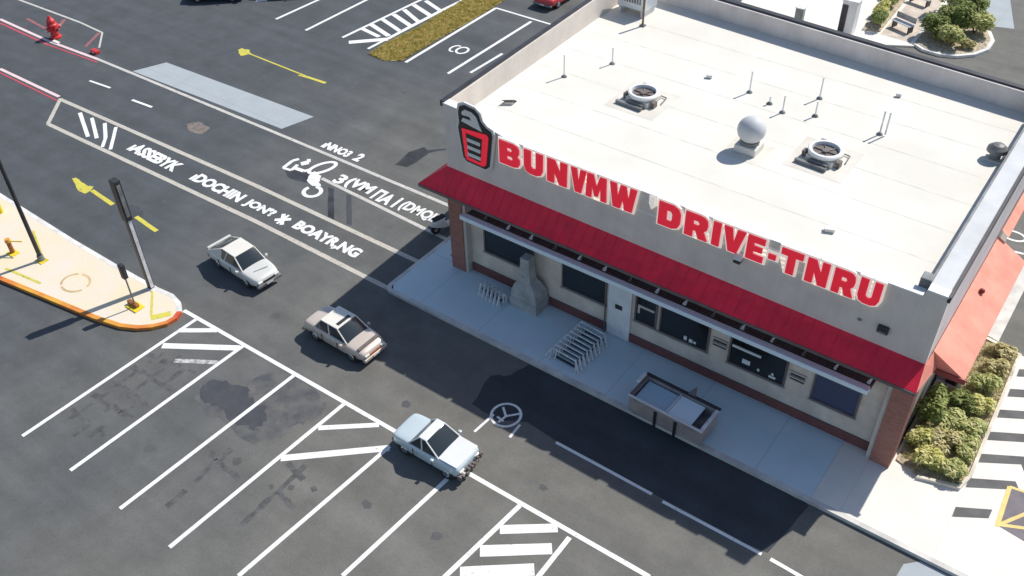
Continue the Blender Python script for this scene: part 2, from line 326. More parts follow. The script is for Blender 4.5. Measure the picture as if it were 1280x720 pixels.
PG = {
 'slab': [(-27.48, 3.27), (-26.73, 5.12), (-14.82, 5.58), (-15.33, 3.71)] ,
 'arrow': [(-20.47, -5.57), (-20.33, -5.39), (-19.31, -5.54), (-18.92, -5.36), (-18.75, -5.66), (-18.77, -6.01), (-19.31, -6.04)] ,
 'arrow2': [(-24.39, 8.6), (-24.43, 8.95), (-23.78, 9.01), (-23.37, 8.77), (-23.53, 8.41), (-23.69, 8.18)] ,
 'symblob': [(-10.86, 1.33), (-10.91, 1.82), (-10.37, 1.68), (-10.03, 1.23), (-9.71, 1.02), (-10.12, 0.83), (-10.65, 0.97)] ,
 'darkmark1': [(-12.13, 0.98), (-11.99, 1.34), (-11.45, 1.36), (-10.96, 1.44), (-10.55, 0.87), (-11.01, 0.72), (-11.66, 0.69)] ,
 'darkmark2': [(-9.37, 1.17), (-9.05, 1.23), (-7.16, -0.64), (-7.59, -0.63)] ,
 'darkmark3': [(-8.2, 1.24), (-7.92, 1.28), (-6.23, -0.44), (-6.53, -0.5)] ,
 'darkmark4': [(-8.0, 4.54), (-8.19, 5.85), (-7.88, 6.62), (-7.51, 6.5), (-6.81, 7.26), (-6.72, 7.15), (-7.33, 6.35), (-7.25, 5.5), (-7.39, 4.69)] ,
 'blob': [(-16.05, -5.74), (-16.23, -5.38), (-15.73, -5.2), (-15.04, -5.35), (-14.79, -5.64), (-14.99, -5.93), (-15.52, -5.99)] ,
 'wet': [(-3.81, -11.49), (-3.85, -10.79), (-2.63, -10.35), (-2.33, -9.41), (-1.96, -8.83), (-1.27, -8.66), (0.11, -8.82), (0.88, -9.26), (0.99, -9.86), (0.58, -10.43), (0.53, -11.17), (0.03, -11.94), (-0.8, -12.11), (-1.69, -11.86), (-2.36, -12.04), (-3.08, -11.97)] ,
 'patch': [(-19.96, 1.13), (-19.63, 1.67), (-18.56, 1.6), (-18.43, 0.9), (-19.26, 0.72)] ,
 'darkpatch': [(5.16, -5.99), (4.82, -4.46), (5.4, -4.0), (5.7, -3.07), (16.4, -3.07), (17.1, -3.1), (16.7, -5.62), (13.9, -5.66), (9.2, -5.62), (7.4, -5.55), (6.3, -6.1)] ,
 'grass': [(-17.39, 12.7), (-17.56, 14.25), (-17.32, 16.96), (-17.47, 19.97), (-17.55, 22.93), (-15.34, 24.41), (-14.95, 21.96), (-14.81, 17.83), (-14.76, 13.98), (-15.02, 13.19), (-16.07, 12.6)] ,
 'xstripe': [(21.03, -0.44), (21.89, 0.57)] ,
 'padback': [(-2.18, 33.06), (4.04, 37.22), (4.68, 37.65), (8.08, 39.92), (9.1, 31.4), (6.69, 30.78), (2.1, 30.86), (-1.68, 30.86)] ,
 'slabfar': [(9.6, 40.94), (11.54, 42.23), (13.07, 37.44), (11.87, 37.04), (10.52, 37.08)] ,
 'ring': [(8.7, 31.89), (9.81, 31.38), (11.33, 31.68), (12.4, 32.65), (12.63, 34.29), (12.13, 35.75), (11.24, 36.75), (10.57, 37.25)] ,
 'bedback': [(5.83, 32.29), (4.68, 37.65), (6.47, 38.84), (6.74, 32.64)] ,
 'path': [(6.78, 32.67), (6.59, 38.93), (8.08, 39.92), (8.78, 31.94)] ,
 'whiteR': [(21.0, 0.98)] ,
}
# ------------------------------------------------------------------ ground and pavements
bm = bmesh.new(); n = 24; S = 400
poly3(bm, [(-S, -S, 0), (S, -S, 0), (S, S, 0), (-S, S, 0)])
struct(link('ground', bm, 'asphalt'))
def slabobj(name, pts, z1, m, z0=-.05):
    bm = bmesh.new(); prism(bm, pts, z0, z1); return struct(link(name, bm, m))
# front sidewalk with a rounded left corner and a kerb of its own
slabobj('sidewalk', [(-1.72, -2.62), (-1.5, -2.86), (17.0, -2.86), (17.0, .3), (-1.0, .3), (-1.0, 2.2), (-1.72, 2.2)], .146, 'walk')
bm = bmesh.new()
pts = [(-1.9, 2.2), (-1.9, -2.7), (-1.84, -2.9), (-1.72, -3.0), (-1.55, -3.05), (19.0, -3.05), (30, -3.05)]
ins = [(-1.725, 2.2), (-1.725, -2.64), (-1.69, -2.76), (-1.62, -2.84), (-1.5, -2.865), (19.0, -2.865), (30, -2.865)]
for a, b, c, d in zip(pts, pts[1:], ins[1:], ins): prism(bm, [a, b, c, d], -.05, .15)
struct(link('kerb', bm, 'kerb'))
slabobj('plaza', [(17.005, -2.86), (40, -2.86), (40, 7.6), (20.95, 8.05), (18.65, 8.5), (18.65, .12), (17.005, .12)], .14, 'plaza')
slabobj('side_path', [(19.45, 8.52), (19.95, 8.4), (19.95, 30), (19.45, 30)], .12, 'kerb')
# traffic island
isl = [(-60, -8.45), (-22.1, -8.45), (-15.8, -8.6), (-12.3, -8.6), (-9.9, -8.55), (-8.9, -8.45), (-8.25, -8.6), (-7.75, -8.95), (-7.58, -9.35), (-7.62, -9.8), (-7.95, -10.3), (-8.4, -10.7), (-9.1, -11.05), (-10.4, -11.35), (-13.1, -11.75), (-16, -12.2), (-22, -13.0), (-60, -17)]
def inset(pts, d):
    out = []; n = len(pts)
    for i in range(n):
        p0, p, p1 = (Vector(pts[j]) for j in ((i-1) % n, i, (i+1) % n))
        a = (p-p0).normalized(); b = (p1-p).normalized(); t = Vector((a.y+b.y, -(a.x+b.x))).normalized()
        out.append(tuple(p+t*d))
    return out
ii = inset(isl, .2)
if abs(Vector(ii[8]).x) < abs(Vector(isl[8]).x): ii = inset(isl, -.2)
slabobj('traffic_island', ii, .146, 'island')
bm = bmesh.new()
nI = len(isl)
for i in range(nI):
    j = (i+1) % nI
    front = i >= 7
    prism(bm, [isl[i], isl[j], ii[j], ii[i]], -.05, .15, 1 if front else 0)
struct(link('island_kerb', bm, ['islandw', 'orange']))
# painted ring and worn yellow lines on the island
bm = bmesh.new()
for k in range(28):
    a, b = 2*math.pi*k/28, 2*math.pi*(k+1)/28
    P = lambda t, r: (-13.0+r*math.cos(t)*.8, -10.4+r*math.sin(t)*.68)
    if k % 9: strip(bm, P(a, .82), P(b, .82), .1, .15)
struct(link('island_painted_ring', bm, mat('worn_orange_line', (.60, .42, .22), .8)))
bm = bmesh.new()
strip(bm, (-9.8, -8.85), (-8.5, -9.9), .1, .151); strip(bm, (-8.45, -9.95), (-8.0, -9.3), .3, .1515)
strip(bm, (-16.4, -11.6), (-14.2, -11.3), .12, .151)
strip(bm, (-17.9, -9.3), (-16.0, -10.1), .1, .151)
struct(link('island_yellow_line', bm, 'yellowp'))

MK = dict(white_parking=('parking_line', 'white', .05), faded=('faded_hatch_line', 'fadedp', .2), white_far=('far_parking_line', 'white', .06), grey=('lane_edge_line', 'greyp', .1),
          cream=('cream_lane_line', 'creamp', .06), pink=('pale_pink_line', 'pinkp', .05), red=('red_kerb_line', 'redp', .25), dash=('lane_dash', 'white', .12),
          yellow=('yellow_arrow_shaft', 'yellowp', .2), hatch=('bar_marking', 'white', .12), sym=('rider_marking', 'white', .15))
zz = .004
for i, (k, segs) in enumerate(L_TAB.items()):
    nm, mt, jag = MK[k]; bm = bmesh.new()
    for q, (a, b, w) in enumerate(segs): strip(bm, a, b, w, .004+i*.0006+(q % 5)*.0007, jag*.5)
    struct(link(nm, bm, mt))
PGM = dict(slab=('concrete_pad', 'slab', 0), arrow=('yellow_arrow_head', 'yellowp', .03), arrow2=('yellow_arrow_tail', 'yellowp', .05), symblob=('rider_marking_patch', 'white', .03),
           darkmark1=('dark_ground_mark', 'tar', .05), darkmark2=('dark_ground_mark', 'tar', .02), darkmark3=('dark_ground_mark', 'darkblotch', .02), darkmark4=('dark_ground_mark', 'tar', .03), blob=('dark_blotch', 'darkblotch', .06), wet=('dark_blotch', 'wet', .09),  # flat dark marks on the ground; wet is the stain in the bays
           patch=('asphalt_patch', mat('brown_patch', (.2, .17, .15), .9, var=.2, scale=5), .04), darkpatch=('dark_asphalt', 'asphaltdark', .05),
           slabfar=('far_concrete_pad', 'slab', 0), bedback=('hedge_bed', 'soil', 0))
for i, (k, (nm, mt, wb)) in enumerate(PGM.items()):
    p = PG[k]
    if wb: p = wobble(p, wb, 4, i)
    struct(flat(nm, p, .0025+i*.0001 if k != 'bedback' else .05, mt))
core = wobble([(-3.75, -11.35), (-3.75, -10.9), (-3.2, -10.5), (-2.3, -10.3), (-1.9, -10.5), (-1.0, -10.6), (-.4, -11.0), (-.5, -11.5), (-1.4, -11.75), (-2.3, -11.5), (-3.1, -11.8)], .1, 5, 77)
struct(flat('dark_blotch', core, .0037, 'darkblotch'))
bm = bmesh.new(); rnd = random.Random(31)
for k, (x, y) in enumerate([(-5.6, -13.2), (-2.9, -14.3), (.1, -12.9), (2.5, -12.6), (5.1, -11.6), (7.8, -11.2), (-8.6, -13.5), (-11, -15), (3.2, -7.4), (-4.5, -6.8), (-15, -4.2), (9.5, -7.6), (-20.5, 7.2), (-12.6, 10.4), (-8.6, -5.2)]):
    n = 14; r = rnd.uniform(.07, .2); poly3(bm, [(x+r*(1+rnd.uniform(-.3, .3))*math.cos(6.283*i/n)*1.2, y+r*(1+rnd.uniform(-.3, .3))*math.sin(6.283*i/n), .0012+k*.00003) for i in range(n)])
struct(link('oil_drip', bm, 'crackm' if 'crackm' in M else mat('drip_stain', (.088, .09, .092), .85, var=.1)))
# rings of the painted symbols
def ring(bm, cx, cy, rx, ry, w, z, rot=0, n=32, a0=0, a1=2*math.pi):
    c, s = math.cos(rot), math.sin(rot)
    P = lambda t, k: (cx+(rx+k)*math.cos(t)*c-(ry+k)*math.sin(t)*s, cy+(rx+k)*math.cos(t)*s+(ry+k)*math.sin(t)*c, z)
    for i in range(n):
        a, b = a0+(a1-a0)*i/n, a0+(a1-a0)*(i+1)/n
        poly3(bm, [P(a, -w/2), P(a, w/2), P(b, w/2), P(b, -w/2)])
bm = bmesh.new()
ring(bm, -10.82, 2.25, .36, .72, .2, .012, R(-20)); ring(bm, -9.72, .46, .42, .42, .2, .012, 0, a0=R(-200), a1=R(110))
strip(bm, (-10.9, 1.7), (-10.5, 1.2), .3, .0125)
ring(bm, -13.55, 16.2, .28, .42, .13, .012, 0, a0=R(70), a1=R(300)); ring(bm, -13.05, 16.25, .34, .42, .14, .0125)
struct(link('painted_symbol', bm, 'white'))
bm = bmesh.new()
ring(bm, 6.52, -5.7, .54, .56, .1, .012); strip(bm, (6.2, -5.45), (6.55, -5.75), .09, .0125); strip(bm, (6.55, -5.75), (6.9, -5.35), .09, .0127); strip(bm, (6.55, -5.75), (6.5, -6.15), .09, .0129)
strip(bm, (6.3, -5.95), (6.62, -6.0), .09, .0131)
struct(link('painted_ring', bm, 'white'))
bm = bmesh.new()
ring(bm, 18.6, 15.9, .5, .35, .12, .012, 0); strip(bm, (18.1, 14.6), (19.3, 14.8), .14, .0125)
struct(link('side_lane_marking', bm, 'white'))
# writing on the lanes
def road_text(s, x0, x1, y, h, off=.055):
    struct(meshobj('road_lettering', textmesh(s, x0, x1, h, off), 'white', loc=(0, y, .013)))
road_text('ıASSEBYK', -20.5, -16.75, -2.35, .82)
road_text('ıDOCHIN', -15.6, -12.05, -2.28, .72)
road_text("JON'?", -11.75, -9.85, -2.32, .70)
road_text('BOAYR,NG', -8.45, -4.45, -2.28, .78)
road_text('ıNNO3', -12.35, -10.5, 3.60, .62); road_text('2', -10.15, -9.75, 3.62, .74)
road_text('3', -9.6, -9.05, 1.62, .8, .04); road_text('(VM', -8.95, -7.35, 1.62, .95); road_text('ПA', -7.1, -6.0, 1.64, .9, .045); road_text('I', -5.8, -5.65, 1.66, .9, .04)
road_text('(DMQIII)', -5.45, -2.95, 1.66, .88, .045)
bm = bmesh.new(); strip(bm, (-9.5, -1.62), (-8.95, -2.28), .2, .0125); strip(bm, (-9.5, -2.2), (-8.9, -1.72), .2, .0130); strip(bm, (-9.22, -1.55), (-9.2, -2.35), .12, .0135)
struct(link('road_cross_mark', bm, 'white'))
# sealed cracks in a rough grid in the first bays
bm = bmesh.new(); rnd = random.Random(3)
for (a, b) in [((-6.9, -11.3), (-4.6, -10.9)), ((-6.9, -12.1), (-4.5, -12.0)), ((-6.9, -12.9), (-4.6, -13.1)), ((-6.9, -13.9), (-4.6, -13.8)), ((-6.9, -14.8), (-4.7, -14.9)), ((-6.5, -10.9), (-6.5, -15.4)), ((-5.8, -10.6), (-5.7, -15.6)), ((-5.1, -11.0), (-5.2, -15.2)),
               ((1.6, -11.9), (3.3, -12.2)), ((1.6, -12.9), (3.2, -13.1)), ((2.2, -11.6), (2.3, -14.6)), ((-1.1, -13.2), (.8, -13.4)), ((-.5, -12.6), (-.3, -15.6))]:
    k = 7; pr = a
    for i in range(1, k+1):
        q = (a[0]+(b[0]-a[0])*i/k+rnd.uniform(-.05, .05), a[1]+(b[1]-a[1])*i/k+rnd.uniform(-.05, .05))
        if rnd.random() > .12: strip(bm, pr, q, rnd.uniform(.14, .26), .0015+i*.00008)
        pr = q
struct(link('asphalt_crack', bm, mat('crack_sealer', (.098, .098, .098), .85, var=.2, scale=3)))
struct(flat('concrete_gutter', [(20.35, -3.5), (20.75, -3.09), (24, -3.09), (24, -6), (20.2, -6)], .0038, 'slab'))
# crosswalk bars and yellow box at the right
bm = bmesh.new()
for k, (x, y) in enumerate([(21.0, -.5), (21.0, .95), (20.96, 2.22), (20.98, 3.45), (20.98, 4.73), (21.0, 6.0), (21.0, 7.25)]):
    L_ = 1.15 if k == 0 else (1.5 if k < 3 else 4.0)
    dx, dy = (1.0, .58); ln = L_/math.hypot(dx, dy)
    pts = [(x, y), (x+dx*ln, y+dy*ln), (x+dx*ln, y+dy*ln-.42), (x+.02, y-.46)]
    poly3(bm, [(a, b, .145) for a, b in pts])
    if k in (1, 2):
        e = (x+dx*ln, y+dy*ln); poly3(bm, [(e[0], e[1], .1455), (e[0]+.5, e[1]-.75, .1455), (e[0]+.35, e[1]-1.0, .1455), (e[0]-.05, e[1]-.32, .1455)])
struct(link('crosswalk_bar', bm, mat('worn_grey_bar', (.125, .125, .125), .9)))
struct(flat('yellow_box_ground', [(22.22, 1.32), (22.32, -.46), (23.6, -.66), (24.6, -.8), (24.6, 1.7), (22.9, 1.5)], .148, mat('box_asphalt', (.19, .17, .185), .9)))
bm = bmesh.new()
strip(bm, (22.2, 1.36), (22.3, -.5), .14, .1495); strip(bm, (22.3, -.46), (23.2, 1.0), .12, .1500); strip(bm, (22.2, 1.36), (23.0, 1.46), .1, .1505); strip(bm, (22.3, -.42), (23.6, .2), .12, .1508)
struct(link('yellow_box_line', bm, mat('box_yellow', (.75, .52, .15), .6)))
# ------------------------------------------------------------------ behind the building
slabobj('rear_plaza', [(-2.2, 31), (-4, 45), (8.3, 45), (8.9, 31.6), (6.7, 30.4), (6.7, 26), (-2.2, 26)], .1, 'plaza')
struct(flat('rear_path', [(6.72, 32.0), (6.4, 45), (8.0, 45), (8.72, 31.9)], .106, mat('path_concrete', (.58, .50, .42), .85)))
bm = bmesh.new()
gp = [(8.6, 31.9), (9.5, 31.3), (10.5, 31.25), (11.4, 31.6), (12.2, 32.4), (12.65, 33.5), (12.6, 34.8), (12.1, 35.9), (11.2, 36.9), (9.8, 38.5), (8.6, 38.5)]
prism(bm, gp, -.05, .16)
struct(link('planting_kerb', bm, 'islandw'))
slabobj('planting_soil', inset(gp, .22) if abs(inset(gp, .22)[6][0]) < 12.6 else inset(gp, -.22), .18, 'soil')
slabobj('hedge_soil', [(5.6, 31.9), (4.6, 40), (6.2, 40), (6.6, 32.3)], .16, 'soil')
# ------------------------------------------------------------------ the building
X0, X1 = -.5, 18.6
bld = thing('restaurant_building', 'single-storey grey restaurant with flat white roof and red sloping awning', 'building', (0, 0, 0))
# lower wall (window band) is recessed 15 cm behind the brick pillars
bm = bmesh.new(); prism(bm, [(X0+.1, .15), (X1-.05, .15), (X1-.05, 13.4), (-.8, 14.6)], 0, 4.6); link('wall', bm, 'beige', bld)
bm = bmesh.new(); box(bm, .45, 17.9, .09, .147, .15, .56); link('brick_base', bm, 'brickd', bld)
# parapet: front wall with its stepped top line, back, left, right
bm = bmesh.new()
prof = [(X0, 4.6), (X1, 4.6), (X1, 7.62), (17.97, 7.62), (17.9, 7.36), (12, 7.33), (6, 7.36), (2.6, 7.40), (1.9, 7.55), (.9, 7.82), (.2, 7.93), (X0, 7.97)]
f = [bm.verts.new((x, 0, z)) for x, z in prof]; g = [bm.verts.new((x, .3, z)) for x, z in prof]
bm.faces.new(f); bm.faces.new(g[::-1])
for i in range(len(prof)): bm.faces.new((f[i], f[(i+1) % len(prof)], g[(i+1) % len(prof)], g[i]))
link('front_parapet', bm, 'parafront', bld)
bm = bmesh.new()   # thin white coping following the same line
cp = prof[2:]
for (xa, za), (xb, zb) in zip(cp, cp[1:]):
    if xa-xb < .2: continue
    vs = [bm.verts.new(p) for p in ((xa, -.03, za+.002), (xb, -.03, zb+.002), (xb, .34, zb+.002), (xa, .34, za+.002), (xa, -.03, za+.05), (xb, -.03, zb+.05), (xb, .34, zb+.05), (xa, .34, za+.05))]
    for q in ((3,2,1,0),(4,5,6,7),(0,1,5,4),(1,2,6,5),(2,3,7,6),(3,0,4,7)): bm.faces.new([vs[i] for i in q])
link('coping', bm, 'whitecap', bld)
def wallseg(name, a, b, th, z0, z1a, z1b, m, side=1):
    """upright wall from a to b, thickness th to the left of the direction times side, top height z1a..z1b"""
    a, b = Vector(a), Vector(b); d = (b-a).normalized(); s = Vector((-d.y, d.x))*th*side
    bm = bmesh.new(); P = [(a, z1a), (b, z1b), (b+s, z1b), (a+s, z1a)]
    lo = [bm.verts.new((p.x, p.y, z0)) for p, z in P]; hi = [bm.verts.new((p.x, p.y, z)) for p, z in P]
    bm.faces.new(lo[::-1]); bm.faces.new(hi)
    for i in range(4): bm.faces.new((lo[i], lo[(i+1) % 4], hi[(i+1) % 4], hi[i]))
    return link(name, bm, m, bld)
wallseg('left_parapet', (X0, .302), (-.9, 15.0), .14, 4.0, 8.0, 8.1, 'parawarm', -1)
wallseg('parapet_edge', (X0-.13, .0), (-1.03, 15.1), .20, 7.83, 8.06, 8.15, 'dark', -1)
wallseg('back_parapet', (-.86, 14.98), (X1, 13.5), .28, 4.0, 7.88, 7.88, 'pargrey', -1)
wallseg('parapet_edge', (-.9, 15.10), (X1+.06, 13.60), .26, 7.75, 7.97, 7.95, 'dark', -1)
wallseg('right_parapet', (X1, .302), (X1-.005, 13.2), .66, 4.6, 7.62, 7.85, 'sidecap', 1)
wallseg('parapet_edge', (X1+.05, -.02), (X1+.045, 13.5), .09, 7.46, 7.68, 7.90, 'dark', 1)
wallseg('parapet_edge', (X1-.64, .35), (X1-.645, 13.1), .07, 7.3, 7.66, 7.89, 'greytrim', 1)
bm = bmesh.new(); box(bm, 17.62, 17.95, .35, .75, 7.06, 7.72, bev=.03); link('parapet_corner_post', bm, 'greytrim', bld)
bm = bmesh.new(); prism(bm, [(X0+.12, .3), (17.95, .3), (17.95, 13.4), (-.75, 14.85)], 6.8, 7.05); link('roof', bm, 'roof', bld)
# faint welded seams of the roof membrane
bm = bmesh.new()
for k in range(1, 7): strip(bm, (-.4, .3+k*1.95), (17.9, .3+k*1.9), .035, 7.0535)
link('roof_seam', bm, mat('seam', (.70, .68, .62), .8), bld)
bm = bmesh.new(); strip(bm, (-.62, .6), (-.78, 14.6), .06, 7.056); link('roof_gutter_line', bm, mat('brown_joint', (.28, .22, .18), .8), bld)
for k, (x, y, sx, sy) in enumerate([(4.9, 5.9, 1.1, 1.15), (12.45, 5.9, 1.1, 1.15), (9.95, 4.9, .75, .75)]):
    bm = bmesh.new(); poly3(bm, [(x-sx, y-sy, 7.0545+k*.0002), (x+sx, y-sy, 7.0545+k*.0002), (x+sx, y+sy, 7.0545+k*.0002), (x-sx, y+sy, 7.0545+k*.0002)]); link('membrane_patch', bm, 'roofpatch', bld)
# front awning: hipped strip of standing red metal
AZ, LZ, OV = 5.02, 4.32, .72
bm = bmesh.new()
xL, xR = X0-1.0, X1+.12
def quad(bm, *p): bm.faces.new([bm.verts.new(q) for q in p])
quad(bm, (xL, -OV, LZ), (xR, -OV, LZ), (X1, -.002, AZ-.1), (X0, -.002, AZ+.12))
quad(bm, (xL, -OV, LZ), (X0, -.002, AZ+.12), (X0, 1.2, AZ+.12), (xL, 1.2, LZ))
quad(bm, (xL, -OV, LZ-.09), (xR, -OV, LZ-.09), (xR, -OV, LZ), (xL, -OV, LZ))
quad(bm, (xL, -OV, LZ-.09), (xL, -OV, LZ), (xL, 1.2, LZ), (xL, 1.2, LZ-.09))
quad(bm, (xL, -OV, LZ-.09), (xL, 1.2, LZ-.09), (X0, 1.2, LZ-.09), (X0, .1, LZ-.09), (X1, .1, LZ-.09), (xR, -OV, LZ-.09))
quad(bm, (xL, 1.2, LZ-.09), (xL, 1.2, LZ), (X0, 1.2, AZ+.12), (X0, 1.2, LZ-.09))
aw = link('front_awning', bm, 'red', bld)
# standing seams
bm = bmesh.new()
for k in range(1, 46):
    x = X0+k*.42; t = (x-X0)/(X1-X0); zt = AZ+.12-.22*t
    xb = x-.02
    quad(bm, (xb-.008, -OV, LZ+.004), (xb+.012, -OV, LZ+.004), (x+.012, -.01, zt+.004), (x-.008, -.01, zt+.004))
link('awning_seam', bm, mat('seam_red', (.86, .018, .052), .5), aw)
bm = bmesh.new(); box(bm, xL, xR, -OV-.03, -OV-.003, LZ-.14, LZ-.02); link('fascia', bm, 'frame', aw)
# side awning, its sunlit look put into a paler red
bm = bmesh.new()
quad(bm, (X1, -.002, AZ-.1), (xR, -OV, LZ), (xR+.16, .75, LZ), (X1+.03, .75, AZ-.1))
quad(bm, (X1+.02, .75, AZ-.1), (19.75, .75, 4.25), (19.75, 8.0, 4.25), (X1+.02, 8.0, AZ-.1))
quad(bm, (19.75, .75, 4.16), (19.75, 8.0, 4.16), (19.75, 8.0, 4.25), (19.75, .75, 4.25))
quad(bm, (X1+.02, 8.0, AZ-.1), (19.75, 8.0, 4.25), (19.75, 8.0, 4.16), (X1+.02, 8.0, 4.16))
quad(bm, (X1+.02, .75, 4.16), (19.75, .75, 4.16), (19.75, .75, 4.25), (X1+.02, .75, AZ-.1))
quad(bm, (X1+.02, .75, 4.159), (X1+.02, 8, 4.159), (19.75, 8, 4.159), (19.75, .75, 4.159))
quad(bm, (X1+.06, 8.02, 5.2), (X1+.34, 8.02, 5.0), (X1+.34, 13.4, 5.0), (X1+.06, 13.4, 5.2))
quad(bm, (X1+.34, 8.02, 4.9), (X1+.34, 13.4, 4.9), (X1+.34, 13.4, 5.0), (X1+.34, 8.02, 5.0))
sa = link('side_awning', bm, 'salmon', bld)
bm = bmesh.new(); box(bm, X1+.02, 19.8, .70, .747, 4.1, 4.3); link('fascia', bm, 'darkred', sa)
# right wall, drive-through bay under the side awning
bm = bmesh.new(); box(bm, X1+.003, 19.5, 5.0, 8.4, 0, 4.15); bay = link('drive_through_bay', bm, 'purple', bld)
bm = bmesh.new(); box(bm, 18.95, 19.3, 4.96, 4.997, .12, .5, bev=.01); link('floor_vent', bm, 'dark', bay)
bm = bmesh.new(); box(bm, 19.38, 19.52, 4.9, 4.996, 0, 4.1); link('downpipe', bm, 'whitecap', bay)
# brick pillars at the two front corners
for x0, x1, y0 in ((-.42, .28, -.22), (17.98, 18.66, -.22)):
    bm = bmesh.new(); box(bm, x0, x1, y0, .5, .0, 4.2); p = link('brick_pillar', bm, 'brick', bld)
    bm = bmesh.new(); xx = x1+.002 if x0 < 5 else x0-.142
    box(bm, xx, xx+.14, y0+.05, .14, .0, 4.15); link('corner_trim', bm, 'beigelight', p)
# windows
def window(x0, x1, z0, z1, pane='glass', mull=0, label=None):
    bm = bmesh.new(); t = .07; y0, y1 = .09, .148
    box(bm, x0, x1, y0, y1, z0, z0+t); box(bm, x0, x1, y0, y1, z1-t, z1); box(bm, x0, x0+t, y0, y1, z0+t, z1-t); box(bm, x1-t, x1, y0, y1, z0+t, z1-t)
    for k in range(mull): xm = x0+(x1-x0)*(k+1)/(mull+1); box(bm, xm-.025, xm+.025, y0+.01, y1, z0+t, z1-t)
    w = link('window', bm, 'frame', bld)
    bm = bmesh.new(); box(bm, x0+t, x1-t, .125, .146, z0+t, z1-t); link('pane', bm, pane, w)
    bm = bmesh.new(); box(bm, x0-.05, x1+.05, .03, .088, z0-.06, z0); link('sill', bm, 'beigelight', w)
    if label: w['label'] = label
    return w
window(1.12, 3.65, 1.46, 2.95); window(5.02, 7.1, 1.42, 2.95)
w3 = window(8.37, 9.32, 1.36, 2.9); w4 = window(9.44, 11.5, 1.34, 2.95, mull=0); w5 = window(12.28, 14.5, 1.34, 2.95); window(15.45, 17.1, 1.36, 2.65, 'glassb', label='blue tinted window nearest the right corner')
bm = bmesh.new(); box(bm, 8.5, 9.2, .09, .124, 2.12, 2.22); box(bm, 8.5, 8.58, .1, .124, 1.8, 2.12); link('roller_blind', bm, 'beigelight', w3)
bm = bmesh.new(); box(bm, 12.4, 13.5, .085, .124, 2.2, 2.3); link('roller_blind', bm, 'paper', w5)
for a in ((10.5, 10.62, 1.5, 1.68), (10.72, 10.86, 1.48, 1.64), (10.9, 11.0, 1.5, 1.6)): link('sill_notice', B(a[0], a[1], .1, .124, a[2], a[3]), 'paper', w4)
for a in ((12.85, 13.15, 1.62, 1.82), (13.45, 13.53, 1.55, 1.66), (13.9, 14.15, 1.5, 1.6), (13.98, 14.06, 1.64, 1.74)): link('sill_notice', B(a[0], a[1], .1, .124, a[2], a[3]), 'paper', w5)
for x in (11.66, 14.64):
    bm = bmesh.new()
    for z in (1.88, 2.1): box(bm, x, x+.52, .09, .147, z, z+.1)
    link('wall_louvre', bm, 'dark', bld)
    bm = bmesh.new()
    for z in (1.99, 2.21): box(bm, x-.03, x+.55, .06, .147, z, z+.05)
    link('louvre_hood', bm, 'beigelight', bld)
# door
bm = bmesh.new(); box(bm, 7.2, 8.22, .06, .145, .16, 3.0, bev=.012); d = link('door', bm, 'doorw', bld)
bm = bmesh.new(); box(bm, 7.55, 7.85, .03, .058, 1.6, 1.8); link('door_sign', bm, 'dark', d)
bm = bmesh.new(); box(bm, 7.62, 7.95, .02, .058, .42, .5); link('kick_plate', bm, 'steel', d)
bm = bmesh.new(); cyl(bm, (7.13, .02, .16), (7.13, .02, 1.5), .035); link('door_post', bm, 'frame', bld)
# metal canopy shelf on brackets below the awning
can = link('canopy', (lambda b: (box(b, .55, 17.35, -.68, -.40, 3.34, 3.53, 0, .02), b)[1])(bmesh.new()), 'teal', bld)
bm = bmesh.new(); cyl(bm, (.7, .04, 3.64), (17.35, -.02, 3.64), .045); link('canopy_rail', bm, 'whitecap', can)
bm = bmesh.new()
for k in range(27): box(bm, .7+k*.64, .74+k*.64, -.44, .14, 3.42, 3.48)
for q in range(4): box(bm, .6, 17.3, -.38+q*.13, -.33+q*.13, 3.44, 3.46)
box(bm, .58, 17.34, -.418, .13, 3.37, 3.39)
link('canopy_slats', bm, 'frame', can)
rnd = random.Random(5)
for k in range(15):
    x = 1.5+k*1.12; bm = bmesh.new(); s = rnd.uniform(.08, .14)
    box(bm, x, x+s, -.32, -.2, 3.5, 3.58, bev=.01); cyl(bm, (x+s/2, -.26, 3.58), (x+s/2+.06, -.18, 3.7), .045, .03, 10)
    link('canopy_spotlight', bm, 'steel' if k % 3 else 'frame', can)
# upper-wall fittings
bm = bmesh.new(); box(bm, 16.95, 17.3, -.14, -.002, 5.52, 5.78, bev=.02); wf = link('wall_pack_light', bm, 'dark', bld)
bm = bmesh.new(); box(bm, 17.0, 17.25, -.16, -.142, 5.54, 5.62); link('lens', bm, 'greytrim', wf)
bm = bmesh.new(); box(bm, 16.3, 16.42, -.06, -.002, 5.62, 5.68); link('wall_bracket', bm, 'greytrim', bld)
bm = bmesh.new(); box(bm, 12.0, 12.28, -.24, -.02, 6.22, 6.42, bev=.02); wf = link('security_light', bm, 'paper', bld)
bm = bmesh.new(); box(bm, 12.02, 12.26, -.24, -.04, 6.1, 6.218); link('lamp_housing', bm, 'dark', wf)

